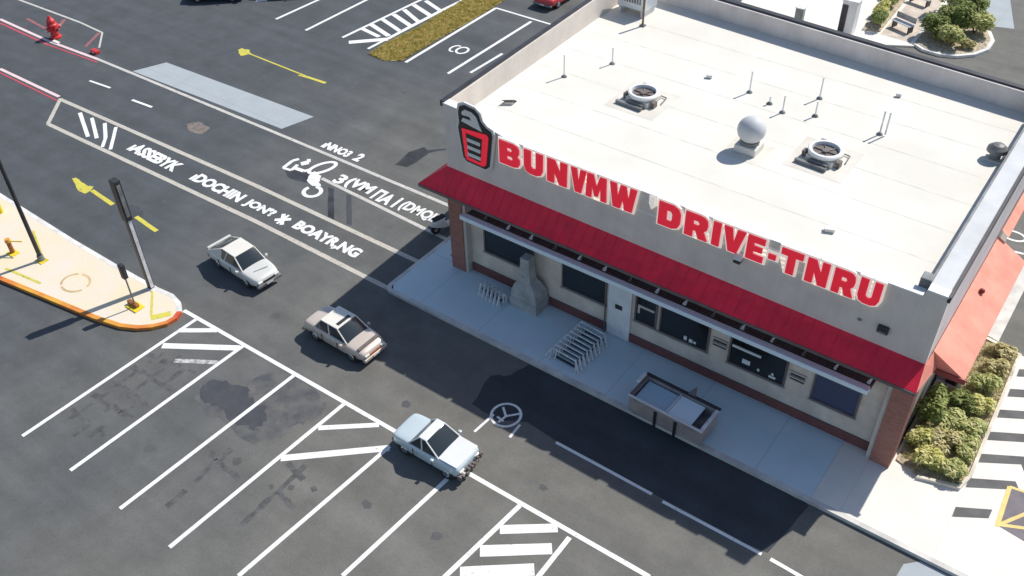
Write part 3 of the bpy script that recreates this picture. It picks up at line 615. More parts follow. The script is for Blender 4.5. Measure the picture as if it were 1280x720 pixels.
# ------------------------------------------------------------------ shop sign
sgn = thing('storefront_sign', 'red channel letters with cream edges along the top of the grey front wall', 'sign', (0, -.02, 0))
GL = {  # heavy block capitals, outer outline first, then counters; unit box
 'B': [[(0,0),(.72,0),(.92,.06),(1,.2),(1,.38),(.88,.5),(.97,.62),(.97,.82),(.88,.94),(.68,1),(0,1)], [(.38,.26),(.38,.42),(.62,.42),(.66,.34),(.62,.26)], [(.38,.62),(.38,.78),(.58,.78),(.63,.7),(.58,.62)]],
 'D': [[(0,0),(.66,0),(.9,.1),(1,.3),(1,.7),(.9,.9),(.66,1),(0,1)], [(.38,.28),(.38,.72),(.56,.72),(.63,.62),(.63,.38),(.56,.28)]],
 'R': [[(0,0),(.36,0),(.36,.3),(.48,.3),(.62,0),(1,0),(.82,.36),(.95,.48),(.98,.66),(.94,.86),(.8,.97),(.62,1),(0,1)], [(.36,.55),(.36,.74),(.56,.74),(.62,.65),(.56,.55)]],
 'U': [[(0,1),(0,.28),(.1,.08),(.32,0),(.68,0),(.9,.08),(1,.28),(1,1),(.64,1),(.64,.34),(.56,.26),(.44,.26),(.36,.34),(.36,1)]],
 'N': [[(0,0),(.36,0),(.36,.5),(.62,0),(1,0),(1,1),(.66,1),(.66,.5),(.38,1),(0,1)]],
 'V': [[(.3,0),(.7,0),(1,1),(.62,1),(.5,.42),(.38,1),(0,1)]],
 'M': [[(0,0),(.27,0),(.3,.52),(.42,.12),(.58,.12),(.7,.52),(.73,0),(1,0),(.96,1),(.66,1),(.5,.52),(.34,1),(.04,1)]],
 'W': [[(.14,0),(.42,0),(.5,.4),(.58,0),(.86,0),(1,1),(.76,1),(.70,.46),(.60,1),(.40,1),(.30,.46),(.24,1),(0,1)]],
 'I': [[(0,0),(1,0),(1,1),(0,1)]],
 'E': [[(0,0),(1,0),(1,.25),(.4,.25),(.4,.39),(.9,.39),(.9,.61),(.4,.61),(.4,.75),(1,.75),(1,1),(0,1)]],
 'T': [[(.32,0),(.68,0),(.68,.74),(1,.74),(1,1),(0,1),(0,.74),(.32,.74)]],
 '-': [[(0,0),(1,0),(1,1),(0,1)]],
 "'": [[(.3,0),(1,.3),(1,1),(0,1),(0,.3)]],
}
def glyph(s, x0, x1, h, off, ext):
    cu = bpy.data.curves.new('glyph', 'CURVE'); cu.dimensions = '2D'; cu.fill_mode = 'BOTH'; cu.extrude = ext; cu.offset = off; cu.bevel_depth = 0
    for k, ring_ in enumerate(GL[s]):
        if off > 0 and k: continue            # the backing has no counters
        sp = cu.splines.new('POLY'); sp.points.add(len(ring_)-1); sp.use_cyclic_u = True
        for p, (x, y) in zip(sp.points, ring_): p.co = (x0+x*(x1-x0), y*h, 0, 1)
    o = bpy.data.objects.new('glyph', cu); C.objects.link(o); dg = bpy.context.evaluated_depsgraph_get(); dg.update()
    me = bpy.data.meshes.new_from_object(o.evaluated_get(dg)); bpy.data.objects.remove(o); me.materials.clear()
    for p in me.polygons: p.material_index = 0
    return me
def backing(s, x0, x1, h, e):
    """same outline grown by e on every side"""
    w = x1-x0; ring_ = GL[s][0]; pts = [Vector((x0+x*w, y*h)) for x, y in ring_]; n = len(pts); out = []
    area = sum(pts[i].x*pts[(i+1) % n].y-pts[(i+1) % n].x*pts[i].y for i in range(n))
    sg = 1 if area > 0 else -1
    for i in range(n):
        a = (pts[i]-pts[i-1]).normalized(); b = (pts[(i+1) % n]-pts[i]).normalized()
        na = Vector((a.y, -a.x))*sg; nb = Vector((b.y, -b.x))*sg; m = na+nb
        m = m.normalized()*min(1.5, 1/max(.35, m.normalized().dot(na))) if m.length > .1 else na
        out.append(pts[i]+m*e)
    bm = bmesh.new(); lo = [bm.verts.new((p.x, p.y, -.035)) for p in out]; hi = [bm.verts.new((p.x, p.y, .035)) for p in out]
    f1 = bm.faces.new(lo[::-1]); f2 = bm.faces.new(hi)
    for i in range(n): bm.faces.new((lo[i], lo[(i+1) % n], hi[(i+1) % n], hi[i]))
    bmesh.ops.triangulate(bm, faces=[f1, f2]); bmesh.ops.recalc_face_normals(bm, faces=bm.faces)
    me = bpy.data.meshes.new('b'); bm.to_mesh(me); bm.free(); return me
def letter(s, x0, x1, z0, z1, e=.075):
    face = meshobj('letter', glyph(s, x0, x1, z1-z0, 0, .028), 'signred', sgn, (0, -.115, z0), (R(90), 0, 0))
    meshobj('letter_backing', backing(s, x0, x1, z1-z0, e), 'signwhite_bright', face, (0, 0, -.066))
    return face
zb, zt = 6.42, 7.40
for s, a, b in [('B', 2.28, 3.22), ('U', 3.42, 4.26), ('N', 4.46, 5.32), ('V', 5.48, 6.14), ('M', 6.14, 7.0), ('W', 7.12, 8.2)]: letter(s, a, b, zb, zt)
apo = letter("'", 8.74, 8.9, 6.95, zt); apo.data.materials[0] = M['signwhite_bright']
for s, a, b in [('D', 9.08, 9.92), ('R', 10.1, 10.96), ('I', 11.12, 11.4), ('V', 11.5, 12.28), ('E', 12.36, 12.96)]: letter(s, a, b, zb, zt-.04)
letter('-', 13.12, 13.38, 6.72, 6.92)
for s, a, b in [('T', 13.52, 14.26), ('N', 14.4, 15.12), ('R', 15.28, 15.98), ('U', 16.1, 16.78)]: letter(s, a, b, zb, zt-.06)
bm = bmesh.new(); box(bm, 2.3, 16.6, .0, .018, 6.5, 6.6); box(bm, 2.3, 16.6, .0, .018, 7.0, 7.1); link('mounting_rail', bm, 'signwhite', sgn)

# cup-shaped sign left of the letters
cup = thing('cup_sign', 'black, red and white takeaway cup shaped sign at the left end of the front wall', 'sign', (0, -.03, 0))
def plate(name, pts, y0, y1, m, parent):
    bm = bmesh.new(); lo = [bm.verts.new((x, y0, z)) for x, z in pts]; hi = [bm.verts.new((x, y1, z)) for x, z in pts]; n = len(pts)
    bm.faces.new(lo); bm.faces.new(hi[::-1])
    for i in range(n): bm.faces.new((lo[i], lo[(i+1) % n], hi[(i+1) % n], hi[i]))
    return link(name, bm, m, parent)
def scalepts(pts, k, cx=1.15, cz=7.): return [(cx+(x-cx)*k, cz+(z-cz)*k) for x, z in pts]
outl = [(.42, 5.95), (.62, 5.76), (1.62, 5.72), (1.86, 5.9), (2.06, 7.42), (1.98, 7.66), (1.72, 7.74), (1.52, 7.92), (1.42, 8.22), (1.2, 8.36), (.62, 8.42), (.34, 8.28), (.26, 7.95), (.3, 7.5), (.22, 7.3)]
plate('backing_plate', outl, -.08, 0, 'signwhite', cup)
inn = [(.5, 6.02), (.66, 5.86), (1.58, 5.82), (1.76, 5.98), (1.95, 7.4), (1.88, 7.56), (1.66, 7.64), (1.42, 7.84), (1.32, 8.12), (1.14, 8.26), (.66, 8.31), (.44, 8.2), (.37, 7.93), (.4, 7.52), (.33, 7.28)]
plate('cup_outline', inn, -.12, -.082, 'signblack', cup)
plate('cup_lid', [(.52, 7.62), (1.5, 7.46), (1.36, 7.74), (1.24, 8.02), (1.05, 8.14), (.72, 8.16), (.56, 8.02), (.58, 7.9), (.95, 7.92), (1.0, 7.78), (.62, 7.78)], -.15, -.122, 'signwhite', cup)
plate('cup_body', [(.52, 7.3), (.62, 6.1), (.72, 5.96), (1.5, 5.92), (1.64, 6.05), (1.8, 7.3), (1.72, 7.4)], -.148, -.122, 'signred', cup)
plate('cup_band', [(.72, 7.16), (.82, 6.12), (1.38, 6.08), (1.5, 7.14)], -.165, -.150, 'signblack', cup)
for z in (6.98, 6.66, 6.34): plate('cup_stripe', [(.77, z), (.79, z-.15), (1.4, z-.17), (1.42, z-.02)], -.18, -.167, 'signwhite', cup)

# ------------------------------------------------------------------ rooftop equipment
RZ = 7.055
def roof_fan(x, y, label):
    t = thing('exhaust_fan', label, 'roof fan', (x, y, RZ), R(-4), 'exhaust fans on the white roof')
    bm = bmesh.new(); box(bm, -.52, .52, -.5, .5, 0, .22, bev=.03); link('curb', bm, 'roof', t)
    bm = bmesh.new(); lathe(bm, (0, 0, .22), [(.5, 0), (.6, .05), (.64, .16), (.6, .2), (.5, .2), (.48, .04), (.1, .03)], 28); link('shroud', bm, 'whitecap', t, smooth=False)
    bm = bmesh.new(); lathe(bm, (0, 0, .265), [(.47, 0), (.47, .02)], 28)
    for k in range(6): cyl(bm, (0, 0, .31), (.46*math.cos(k*1.047), .46*math.sin(k*1.047), .31), .02, seg=6)
    cyl(bm, (0, 0, .28), (0, 0, .36), .13); link('grille', bm, 'frame', t)
    bm = bmesh.new(); box(bm, -.75, .45, -.86, -.74, .02, .14); box(bm, -.3, .4, -.72, -.56, .02, .2); link('conduit', bm, 'greytrim', t)
    bm = bmesh.new(); box(bm, -.52, -.26, .52, .78, .02, .3, bev=.02); link('switch_box', bm, 'greytrim', t)
    bm = bmesh.new(); cyl(bm, (-.2, .7, .06), (.7, .62, .06), .025); cyl(bm, (.7, .62, .06), (.78, .1, .06), .025); link('cable', bm, 'greytrim', t)
    for sx in (-1, 1):
        bm = bmesh.new(); box(bm, sx*.66-.07, sx*.66+.07, -.35, -.1, .02, .24); link('hinge_bracket', bm, 'frame', t)
    return t
roof_fan(4.9, 5.95, 'round exhaust fan on the roof, the one nearer the cup sign and roof centre left')
roof_fan(12.45, 5.95, 'round exhaust fan on the roof, the one right of the white dome vent')
t = thing('dome_vent', 'large white globe vent on a square base casting a round shadow on the roof', 'roof vent', (9.95, 4.95, RZ))
bm = bmesh.new(); box(bm, -.42, .42, -.42, .42, 0, .3, bev=.04); link('curb', bm, 'roof', t)
bm = bmesh.new(); cyl(bm, (0, 0, .3), (0, 0, .44), .36, .36, 24); link('neck', bm, 'greytrim', t)
bm = bmesh.new(); bmesh.ops.create_uvsphere(bm, u_segments=28, v_segments=16, radius=.52); bmesh.ops.translate(bm, verts=bm.verts, vec=(0, 0, .88))
bmesh.ops.scale(bm, verts=bm.verts, vec=(1, 1, .97)); link('globe', bm, 'sidecap', t, smooth=True)
def pipe(x, y, h, n=1, label='', vent=True):
    t = thing('vent_pipe', label, 'vent pipe', (x, y, RZ), 0, 'thin vent pipes on the roof')
    bm = bmesh.new(); cyl(bm, (0, 0, 0), (0, 0, .08), .13, .07, 14); link('flashing', bm, 'greytrim' if vent else 'roof', t)
    for k in range(n):
        bm = bmesh.new(); cyl(bm, (k*.2, 0, .05), (k*.2, 0, h), .032, seg=10); cyl(bm, (k*.2, 0, h), (k*.2, 0, h+.04), .045, seg=10); link('pipe', bm, 'whitecap' if n == 1 else 'steel', t)
    return t
pipe(1.2, 5.8, .95, 1, 'thin white vent pipe standing nearest the cup sign on the roof')
pipe(2.25, 7.9, .7, 1, 'thin white vent pipe on the roof, second from the cup sign')
pipe(8.1, 8.9, .9, 1, 'tall vent pipe leftmost of the cluster behind the dome vent')
pipe(9.15, 8.5, .3, 1, 'very short vent pipe in the cluster behind the dome vent')
pipe(9.85, 8.15, .7, 1, 'mid-height vent pipe nearest the dome vent in the cluster behind it')
pipe(10.6, 10.0, .9, 1, 'vent pipe in the cluster that stands farthest back, toward the rear parapet')
pipe(11.0, 8.6, .6, 1, 'rightmost vent pipe of the cluster behind the dome vent')
pipe(13.5, 8.7, .95, 2, 'pair of tall vent pipes side by side on one base, right of the other pipes')
def flatlid(x, y, s, label, m='greytrim'):
    t = thing('roof_hatch', label, 'roof cap', (x, y, RZ), R(20)); bm = bmesh.new(); box(bm, -s, s, -s*.6, s*.6, 0, .1, bev=.02); link('curb', bm, 'roof', t)
    bm = bmesh.new(); box(bm, -s*1.1, s*1.1, -s*.7, s*.7, .1, .14, bev=.01); link('lid', bm, m, t); return t
flatlid(6.2, 9.1, .12, 'tiny flat roof cap behind the left exhaust fan', 'steel')
flatlid(13.1, 11.9, .1, 'tiny flat roof cap near the rear parapet', 'steel')
flatlid(14.3, 1.9, .16, 'small flat roof cap near the front parapet above the letters T N R U', 'signwhite')
t = thing('roof_scupper', 'small dark slanted scupper box near the left end of the roof', 'roof cap', (.62, 2.75, RZ), R(35))
bm = bmesh.new(); quad(bm, (-.3, -.14, .22), (.22, -.14, .22), (.3, .14, .02), (-.2, .14, .02)); r = bmesh.ops.extrude_face_region(bm, geom=bm.faces[:]); bmesh.ops.translate(bm, verts=[v for v in r['geom'] if isinstance(v, bmesh.types.BMVert)], vec=(0, 0, -.03)); link('hood', bm, 'greytrim', t)
bm = bmesh.new(); box(bm, -.18, .16, -.1, .1, 0, .08); link('curb', bm, 'roof', t)
t = thing('air_conditioner', 'white boxy air conditioner in the back left corner of the roof', 'air conditioner', (.35, 13.0, RZ), R(-3))
bm = bmesh.new(); box(bm, -.7, .8, -.5, .6, .3, 1.3, bev=.03); link('cabinet', bm, 'alu', t)
bm = bmesh.new()
for k in range(9): box(bm, -.6+k*.14, -.52+k*.14, -.525, -.502, .6, 1.15)
link('louvres', bm, 'greytrim', t)
bm = bmesh.new(); cyl(bm, (.05, .05, 1.3), (.05, .05, 1.38), .35, .35, 24); link('fan_guard', bm, 'dark', t)
for sx in (-.6, .6):
    bm = bmesh.new(); box(bm, sx, sx+.12, -.48, .55, 0, .298); link('skid', bm, 'steel', t)
t = thing('roof_mast', 'brown wooden mast rising beside the air conditioner', 'mast', (1.45, 11.8, RZ))
bm = bmesh.new(); cyl(bm, (0, 0, 0), (0, 0, 1.5), .05, .06, 8); link('pole', bm, 'wood', t)
bm = bmesh.new(); box(bm, -.12, .12, -.1, .1, 0, .06); link('base_plate', bm, 'greytrim', t)
t = thing('hooded_vent', 'grey hooded vent beside the right parapet near the back corner', 'roof vent', (17.45, 9.4, RZ))
bm = bmesh.new(); lathe(bm, (0, 0, .0), [(.2, 0), (.2, .3), (.36, .32), (.34, .46), (.2, .58), (.05, .62)], 20); link('hood', bm, 'greytrim', t, smooth=False)
bm = bmesh.new(); box(bm, -.3, .3, -.3, .3, 0, .05); link('curb', bm, 'roof', t)
t = thing('awning_lamp', 'small dark red lamp sitting on the sunlit side awning', 'lamp', (19.0, 4.75, 4.62), 0)
bm = bmesh.new(); bmesh.ops.create_uvsphere(bm, u_segments=12, v_segments=8, radius=.1); bmesh.ops.translate(bm, verts=bm.verts, vec=(0, 0, .16)); link('globe', bm, 'darkred', t, smooth=True)
bm = bmesh.new(); cyl(bm, (0, 0, -.1), (0, 0, .1), .05, .04); link('stem', bm, 'rust', t)
SKY, SUN, EXPO = .112, 4.5, .16
# ------------------------------------------------------------------ cars
def loft(bm, secs, mi=0):
    rings = [[bm.verts.new(p) for p in s] for s in secs]; n = len(rings[0])
    for a, b in zip(rings, rings[1:]):
        for i in range(n): bm.faces.new((a[i], a[(i+1) % n], b[(i+1) % n], b[i])).material_index = mi
    bm.faces.new(rings[0][::-1]).material_index = mi; bm.faces.new(rings[-1]).material_index = mi
def section(x, w, zb, zd, crown=.02):
    h = [(0, zb), (w*.86, zb), (w*.97, zb+.06), (w, zb+(zd-zb)*.5), (w*.97, zd-.07), (w*.9, zd-.012), (w*.6, zd+crown*.6), (0, zd+crown)]
    pts = [(x, y, z) for y, z in h]; return pts+[(x, -y, z) for y, z in h[-2:0:-1]]
def car(name, label, cat, loc, rz, st, gh, body, hood=None, wheels=(-1, 1), extras=None, group='small cars driving past the restaurant', W=.68, roofm=None):
    t = thing(name, label, cat, loc, rz, group)
    bm = bmesh.new(); loft(bm, [section(*s) for s in st])
    b = link('body', bm, body, t, smooth=True)
    md = b.modifiers.new('s', 'SUBSURF'); md.levels = md.render_levels = 2
    # greenhouse: (x rear base, x rear top, x front top, x front base, z base, z top, half width base, half width top)
    xa, xb, xc, xd, z0, z1, w0, w1 = gh
    bm = bmesh.new()
    lo = [(xa, -w0, z0), (xd, -w0*.97, z0), (xd, w0*.97, z0), (xa, w0, z0)]; hi = [(xb, -w1, z1), (xc, -w1, z1), (xc, w1, z1), (xb, w1, z1)]
    L0 = [bm.verts.new(p) for p in lo]; H0 = [bm.verts.new(p) for p in hi]; bm.faces.new(H0)
    for i in range(4): bm.faces.new((L0[i], L0[(i+1) % 4], H0[(i+1) % 4], H0[i]))
    bmesh.ops.bevel(bm, geom=bm.edges[:], offset=.05, segments=2, affect='EDGES', profile=.6)
    link('windows', bm, 'carglass', t, smooth=True)
    bm = bmesh.new(); box(bm, xb-.03, xc+.02, -w1-.012, w1+.012, z1-.015, z1+.03, bev=.02); link('roof', bm, roofm or body, t)
    bm = bmesh.new()
    for sy in (-1, 1):
        for (p, q) in (((xa, sy*w0, z0), (xb, sy*w1, z1)), ((xd, sy*w0*.97, z0), (xc, sy*w1, z1)), (((xa+xd)/2-.05, sy*(w0+.003), z0), ((xb+xc)/2-.05, sy*(w1+.003), z1))): cyl(bm, p, q, .03, .026, 8)
    link('pillars', bm, roofm or body, t)
    for wx in wheels:
        for sy in (-1, 1):
            bm = bmesh.new(); c = W*.98*sy; cyl(bm, (wx, c-sy*.16, .25), (wx, c+sy*.012, .25), .25, .25, 24); w = link('wheel', bm, 'tyre', t)
            bm = bmesh.new(); lathe_x = [(.15, .0), (.13, .02)]; cyl(bm, (wx, c+sy*.01, .25), (wx, c+sy*.03, .25), .155, .13, 16); link('rim', bm, 'chrome', w)
            bm = bmesh.new(); n = 14; ax = [(wx+.32*math.cos(math.pi*i/n), .25+.31*math.sin(math.pi*i/n)) for i in range(n+1)]
            vs = [bm.verts.new((x, c+sy*.004, z)) for x, z in ax]; ve = [bm.verts.new((x, c-sy*.1, z)) for x, z in ax]
            bm.faces.new(vs)
            for i in range(n): bm.faces.new((vs[i], vs[i+1], ve[i+1], ve[i]))
            link('wheel_arch', bm, 'dark', t)
    xf = st[-1][0]; xr = st[0][0]
    zt_ = st[len(st)//2][3]; xm = (xa+xd)/2
    for sy in (-1, 1):
        bm = bmesh.new(); y = sy*(W*1.03+.002)
        for x in (xm-.42, xm+.42): box(bm, x-.008, x+.008, y-.02, y+.006, .26, zt_-.1)
        box(bm, xm-.42, xm+.42, y-.02, y+.006, .262, .274); link('door_seam', bm, 'dark', t)
        link('door_handle', B(xm-.32, xm-.18, y-.02, y+.02, zt_-.2, zt_-.17, bev=.006), 'chrome', t)
    link('number_plate', B(xf+.051, xf+.06, -.16, .16, .29, .37), 'paper', t); link('number_plate', B(xr-.06, xr-.051, -.16, .16, .29, .37), 'paper', t)
    for sy in (-1, 1):
        bm = bmesh.new(); box(bm, xf-.06, xf+.025, sy*W*.62-.11, sy*W*.62+.11, .44, .54, bev=.015); link('headlight', bm, 'lamp', t)
        bm = bmesh.new(); box(bm, xr-.025, xr+.05, sy*W*.66-.1, sy*W*.66+.1, .46, .56, bev=.015); link('tail_light', bm, 'cpred', t)
        bm = bmesh.new(); box(bm, xd-.22, xd-.1, sy*(W+.1)-.05, sy*(W+.1)+.05, .68, .78, bev=.02); cyl(bm, (xd-.16, sy*W*.9, .7), (xd-.16, sy*(W+.08), .72), .015); link('wing_mirror', bm, body, t)
    bm = bmesh.new(); box(bm, xf-.1, xf+.05, -W*.9, W*.9, .25, .4, bev=.03); link('front_bumper', bm, 'greytrim' if hood != 'same' else body, t)
    bm = bmesh.new(); box(bm, xr-.05, xr+.1, -W*.9, W*.9, .25, .4, bev=.03); link('rear_bumper', bm, 'greytrim' if hood != 'same' else body, t)
    if extras: extras(t)
    return t
def grille(t, x, m='dark', w=.45, z0=.34, z1=.5):
    bm = bmesh.new(); box(bm, x, x+.03, -w, w, z0, z1)
    link('grille', bm, m, t)
# 1: silver white fastback with a large dark rear window
def ex1(t):
    bm = bmesh.new()
    box(bm, -1.74, -1.60, -.60, .60, .68, .79, bev=.03)
    link('tail_spoiler', bm, 'cpwhite', t)
    for sy in (-1, 1):
        bm = bmesh.new(); y0, y1 = sy*.60, sy*.635
        A = [(-1.62, y1, .70), (-.66, y1, .70), (-.60, sy*.54, 1.08), (-.72, sy*.52, 1.15)]; Bq = [(x, y-sy*.07, z-.01) for x, y, z in A]
        va = [bm.verts.new(q) for q in A]; vb = [bm.verts.new(q) for q in Bq]; bm.faces.new(va); bm.faces.new(vb[::-1])
        for i in range(4): bm.faces.new((va[i], va[(i+1) % 4], vb[(i+1) % 4], vb[i]))
        link('rear_quarter_panel', bm, 'cpwhite', t)
    grille(t, 1.76)
    bm = bmesh.new(); strip(bm, (1.2, -.3), (1.35, .35), .03, .732); link('bonnet_crease', bm, 'greytrim', t)
    bm = bmesh.new(); poly3(bm, [(.62, -.18, .865), (.62, .15, .865), (.40, .1, 1.0), (.40, -.12, 1.0)]); link('windscreen_sticker', bm, 'alu', t)
car('fastback_car', 'silver white car with a large dark rear window, leftmost of the three moving cars', 'car', (-7.78, -5.5, 0), R(-5),
    [(-1.78, .58, .3, .62), (-1.68, .67, .24, .70), (-1.0, .70, .2, .72), (0, .70, .2, .72), (.75, .70, .2, .73), (1.3, .68, .22, .70), (1.65, .60, .26, .64), (1.78, .5, .3, .52)],
    (-1.6, -.62, .28, .82, .70, 1.17, .61, .50), 'cpwhite', extras=ex1, roofm='cpcream')
# 2: beige saloon
def ex2(t):
    bm = bmesh.new(); box(bm, .0, .16, -.34, .34, 1.182, 1.206); link('sunroof', bm, 'dark', t)
    bm = bmesh.new(); box(bm, 1.28, 1.42, -.56, .56, .70, .735); link('bonnet_vent', bm, 'frame', t)
    bm = bmesh.new(); poly3(bm, [(.66, -.3, .83), (.66, .48, .83), (.56, .44, .90), (.56, -.26, .90)]); link('dashboard_reflection', bm, mat('amber_dash', (.55, .33, .08), .4), t)
    grille(t, 1.67, 'rust', .4)
car('sedan_car', 'beige sedan with a dark sunroof slot, middle of the three moving cars', 'car', (-1.02, -6.25, 0), R(-1),
    [(-1.66, .56, .3, .66), (-1.56, .66, .24, .76), (-1.0, .70, .2, .80), (0, .71, .2, .76), (.6, .71, .2, .75), (1.2, .69, .22, .72), (1.55, .63, .26, .64), (1.68, .54, .3, .52)],
    (-1.0, -.66, .24, .78, .74, 1.17, .61, .50), 'cpbeige', hood='same', extras=ex2, roofm='cpcream')
# 3: pale blue coupe
def ex3(t):
    bm = bmesh.new(); rnd = random.Random(4)
    for k in range(14):
        y = -.62+k*.095; s = rnd.uniform(.04, .08)
        box(bm, 1.42+rnd.uniform(0, .12), 1.52+rnd.uniform(0, .14), y-s/2, y+s, .22+rnd.uniform(0, .2), .42+rnd.uniform(0, .16), bev=.008)
    link('push_bar', bm, 'frame', t)
    bm = bmesh.new()
    for y in (-.42, -.05, .3): cyl(bm, (1.46, y, .42), (1.58, y, .40), .07, .06, 12)
    link('fog_lamp', bm, 'cpbeige', t)
    bm = bmesh.new(); box(bm, .58, 1.38, -.6, .6, .742, .762, bev=.01); link('bonnet_panel', bm, 'cpbluew', t)
car('coupe_car', 'pale blue coupe with a narrow white roof and battered front, over the parking line', 'car', (5.62, -8.55, 0), R(1),
    [(-1.5, .58, .3, .66), (-1.42, .68, .24, .74), (-.8, .70, .2, .77), (0, .71, .2, .74), (.5, .71, .2, .74), (1.1, .70, .22, .74), (1.38, .66, .26, .72), (1.46, .58, .3, .6)],
    (-.72, -.28, .02, .62, .72, 1.16, .63, .50), 'cpblue', wheels=(-.92, .95), extras=ex3, roofm='cpbluew')
# vehicles cut by the top edge of the photograph
car('parked_car', 'dark navy car at the top edge of the car park, mostly out of view', 'car', (-31.5, 13.1, 0), R(38),
    [(-1.9, .66, .3, .62), (-1.8, .76, .24, .74), (-1.0, .80, .2, .78), (0, .80, .2, .76), (.9, .80, .2, .76), (1.5, .76, .22, .70), (1.85, .66, .3, .52)],
    (-1.1, -.7, .35, .95, .74, 1.3, .7, .56), 'cpnavy', group='parked cars at the top edge', W=.78, wheels=(-1.15, 1.15),
    extras=lambda t: link('indicator', B(1.6, 1.9, -.82, -.6, .5, .62, bev=.02), 'orangel', t))
car('parked_car', 'white car at the top edge beside the dark navy car, barely in view', 'car', (-28.2, 16.1, 0), R(35),
    [(-1.9, .66, .3, .62), (-1.8, .76, .24, .74), (-1.0, .80, .2, .78), (0, .80, .2, .76), (.9, .80, .2, .76), (1.5, .76, .22, .70), (1.85, .66, .3, .52)],
    (-1.1, -.7, .35, .95, .74, 1.3, .7, .56), 'cpbluew', group='parked cars at the top edge', W=.78, wheels=(-1.15, 1.15))
car('parked_car', 'red car parked behind the left parapet of the building at the top edge', 'car', (-12.4, 25.6, 0), R(90),
    [(-1.9, .66, .3, .62), (-1.8, .76, .24, .74), (-1.0, .80, .2, .78), (0, .80, .2, .76), (.9, .80, .2, .76), (1.5, .76, .22, .70), (1.85, .66, .3, .52)],
    (-1.1, -.7, .35, .95, .74, 1.3, .7, .56), 'cpred', group='parked cars at the top edge', W=.78, wheels=(-1.15, 1.15))

# ------------------------------------------------------------------ scooters
def scooter(loc, rz, label, m='signwhite'):
    t = thing('motor_scooter', label, 'scooter', loc, rz)
    for x in (-.6, .6):
        bm = bmesh.new(); cyl(bm, (x, -.06, .24), (x, .06, .24), .24, .24, 20); w = link('wheel', bm, 'tyre', t)
        bm = bmesh.new(); cyl(bm, (x, -.07, .24), (x, .07, .24), .11, .11, 12); link('rim', bm, 'chrome', w)
    bm = bmesh.new(); loft(bm, [[(x, y*w, z0+(z1-z0)*k) for y, k in ((-1, 0), (1, 0), (1, .7), (.6, 1), (-.6, 1), (-1, .7))] for x, w, z0, z1 in ((-.85, .08, .5, .62), (-.6, .17, .4, .74), (-.2, .18, .25, .74), (.0, .16, .2, .34), (.35, .16, .2, .32), (.45, .14, .24, .4))])
    link('body', bm, m, t)
    bm = bmesh.new(); loft(bm, [[(x, -w, z), (x, w, z), (x+.07, w*.8, z+.0), (x+.07, -w*.8, z)] for x, w, z in ((.5, .14, .28), (.45, .2, .6), (.36, .16, .95))]); link('front_shield', bm, m, t)
    bm = bmesh.new(); box(bm, -.72, -.08, -.14, .14, .745, .82, bev=.03); link('seat', bm, 'tyre', t)
    bm = bmesh.new(); cyl(bm, (.36, -.32, 1.0), (.36, .32, 1.0), .02); cyl(bm, (.6, 0, .24), (.36, 0, 1.0), .03); link('handlebar', bm, 'dark', t)
    bm = bmesh.new(); cyl(bm, (.42, 0, .92), (.5, 0, .9), .08, .07, 12); link('headlight', bm, 'lamp', t)
scooter((-2.5, 1.9, 0), R(75), 'black and white motor scooter parked by the left brick pillar')

# ------------------------------------------------------------------ posts and bollards on the island
Z = .146
t = thing('light_pole', 'slim dark light pole on the island, leftmost, its top out of the picture', 'light pole', (-15.62, -10.34, Z))
bm = bmesh.new(); cyl(bm, (0, 0, .1), (0, 0, 7.2), .095, .075, 14); link('pole', bm, 'dark', t)
bm = bmesh.new(); cyl(bm, (0, 0, .02), (0, 0, .28), .16, .13, 14); link('base_collar', bm, 'greytrim', t)
bm = bmesh.new(); box(bm, -.2, .28, -.2, .18, 0, .03); link('base_plate', bm, 'yellow', t)
bm = bmesh.new(); box(bm, -.5, .1, -.14, .14, 7.1, 7.24, bev=.03); link('lamp_head', bm, 'dark', t)
t = thing('sign_post', 'thick dark square post with a wide upper sleeve at the road edge of the island', 'post', (-10.0, -8.72, Z))
bm = bmesh.new(); box(bm, -.12, .10, -.12, .10, 0, 3.9, bev=.015); p = link('post', bm, 'dark', t)
bm = bmesh.new(); box(bm, .101, .115, -.09, .06, .1, 3.6); link('reflective_strip', bm, 'steel', p)
bm = bmesh.new(); box(bm, -.2, .15, -.16, .13, 3.6, 5.5, bev=.02); link('sleeve', bm, 'dark', t)
bm = bmesh.new(); box(bm, .151, .17, -.1, .06, 3.8, 5.3); link('sleeve_trim', bm, 'greytrim', t)
bm = bmesh.new(); box(bm, -.16, .16, -.16, .16, 0, .04); link('base_plate', bm, 'steel', t)
t = thing('meter_post', 'short post with a dark box head on a yellow base near the island tip', 'post', (-9.55, -9.88, Z))
bm = bmesh.new(); cyl(bm, (0, 0, 0), (0, 0, 1.7), .035, .035, 10); link('pole', bm, 'greytrim', t)
bm = bmesh.new(); box(bm, -.12, .12, -.1, .1, 1.55, 2.25, bev=.03); link('head', bm, 'dark', t)
bm = bmesh.new(); box(bm, -.32, .34, -.26, .22, 0, .05, bev=.01); link('base_plate', bm, 'yellow', t)
bm = bmesh.new(); box(bm, -.42, .18, -.09, .09, .05, .2, bev=.02); link('foot_block', bm, 'rust', t)
t = thing('bollard', 'short rusty bollard with an orange top and yellow foot beside the slim light pole', 'bollard', (-17.15, -10.78, Z))
bm = bmesh.new(); cyl(bm, (0, 0, .04), (0, 0, .62), .1, .1, 14); link('post', bm, 'rust', t)
bm = bmesh.new(); cyl(bm, (0, 0, .62), (0, 0, .78), .13, .11, 14); link('cap', bm, 'orange', t)
bm = bmesh.new(); box(bm, -.2, .26, -.2, .18, 0, .04); link('base_plate', bm, 'yellow', t)
bm = bmesh.new(); cyl(bm, (0, 0, .66), (.55, .35, .66), .03); link('arm', bm, 'yellow', t)
t = thing('bollard', 'yellow bollard on the island at the left picture edge', 'bollard', (-20.5, -9.35, Z))
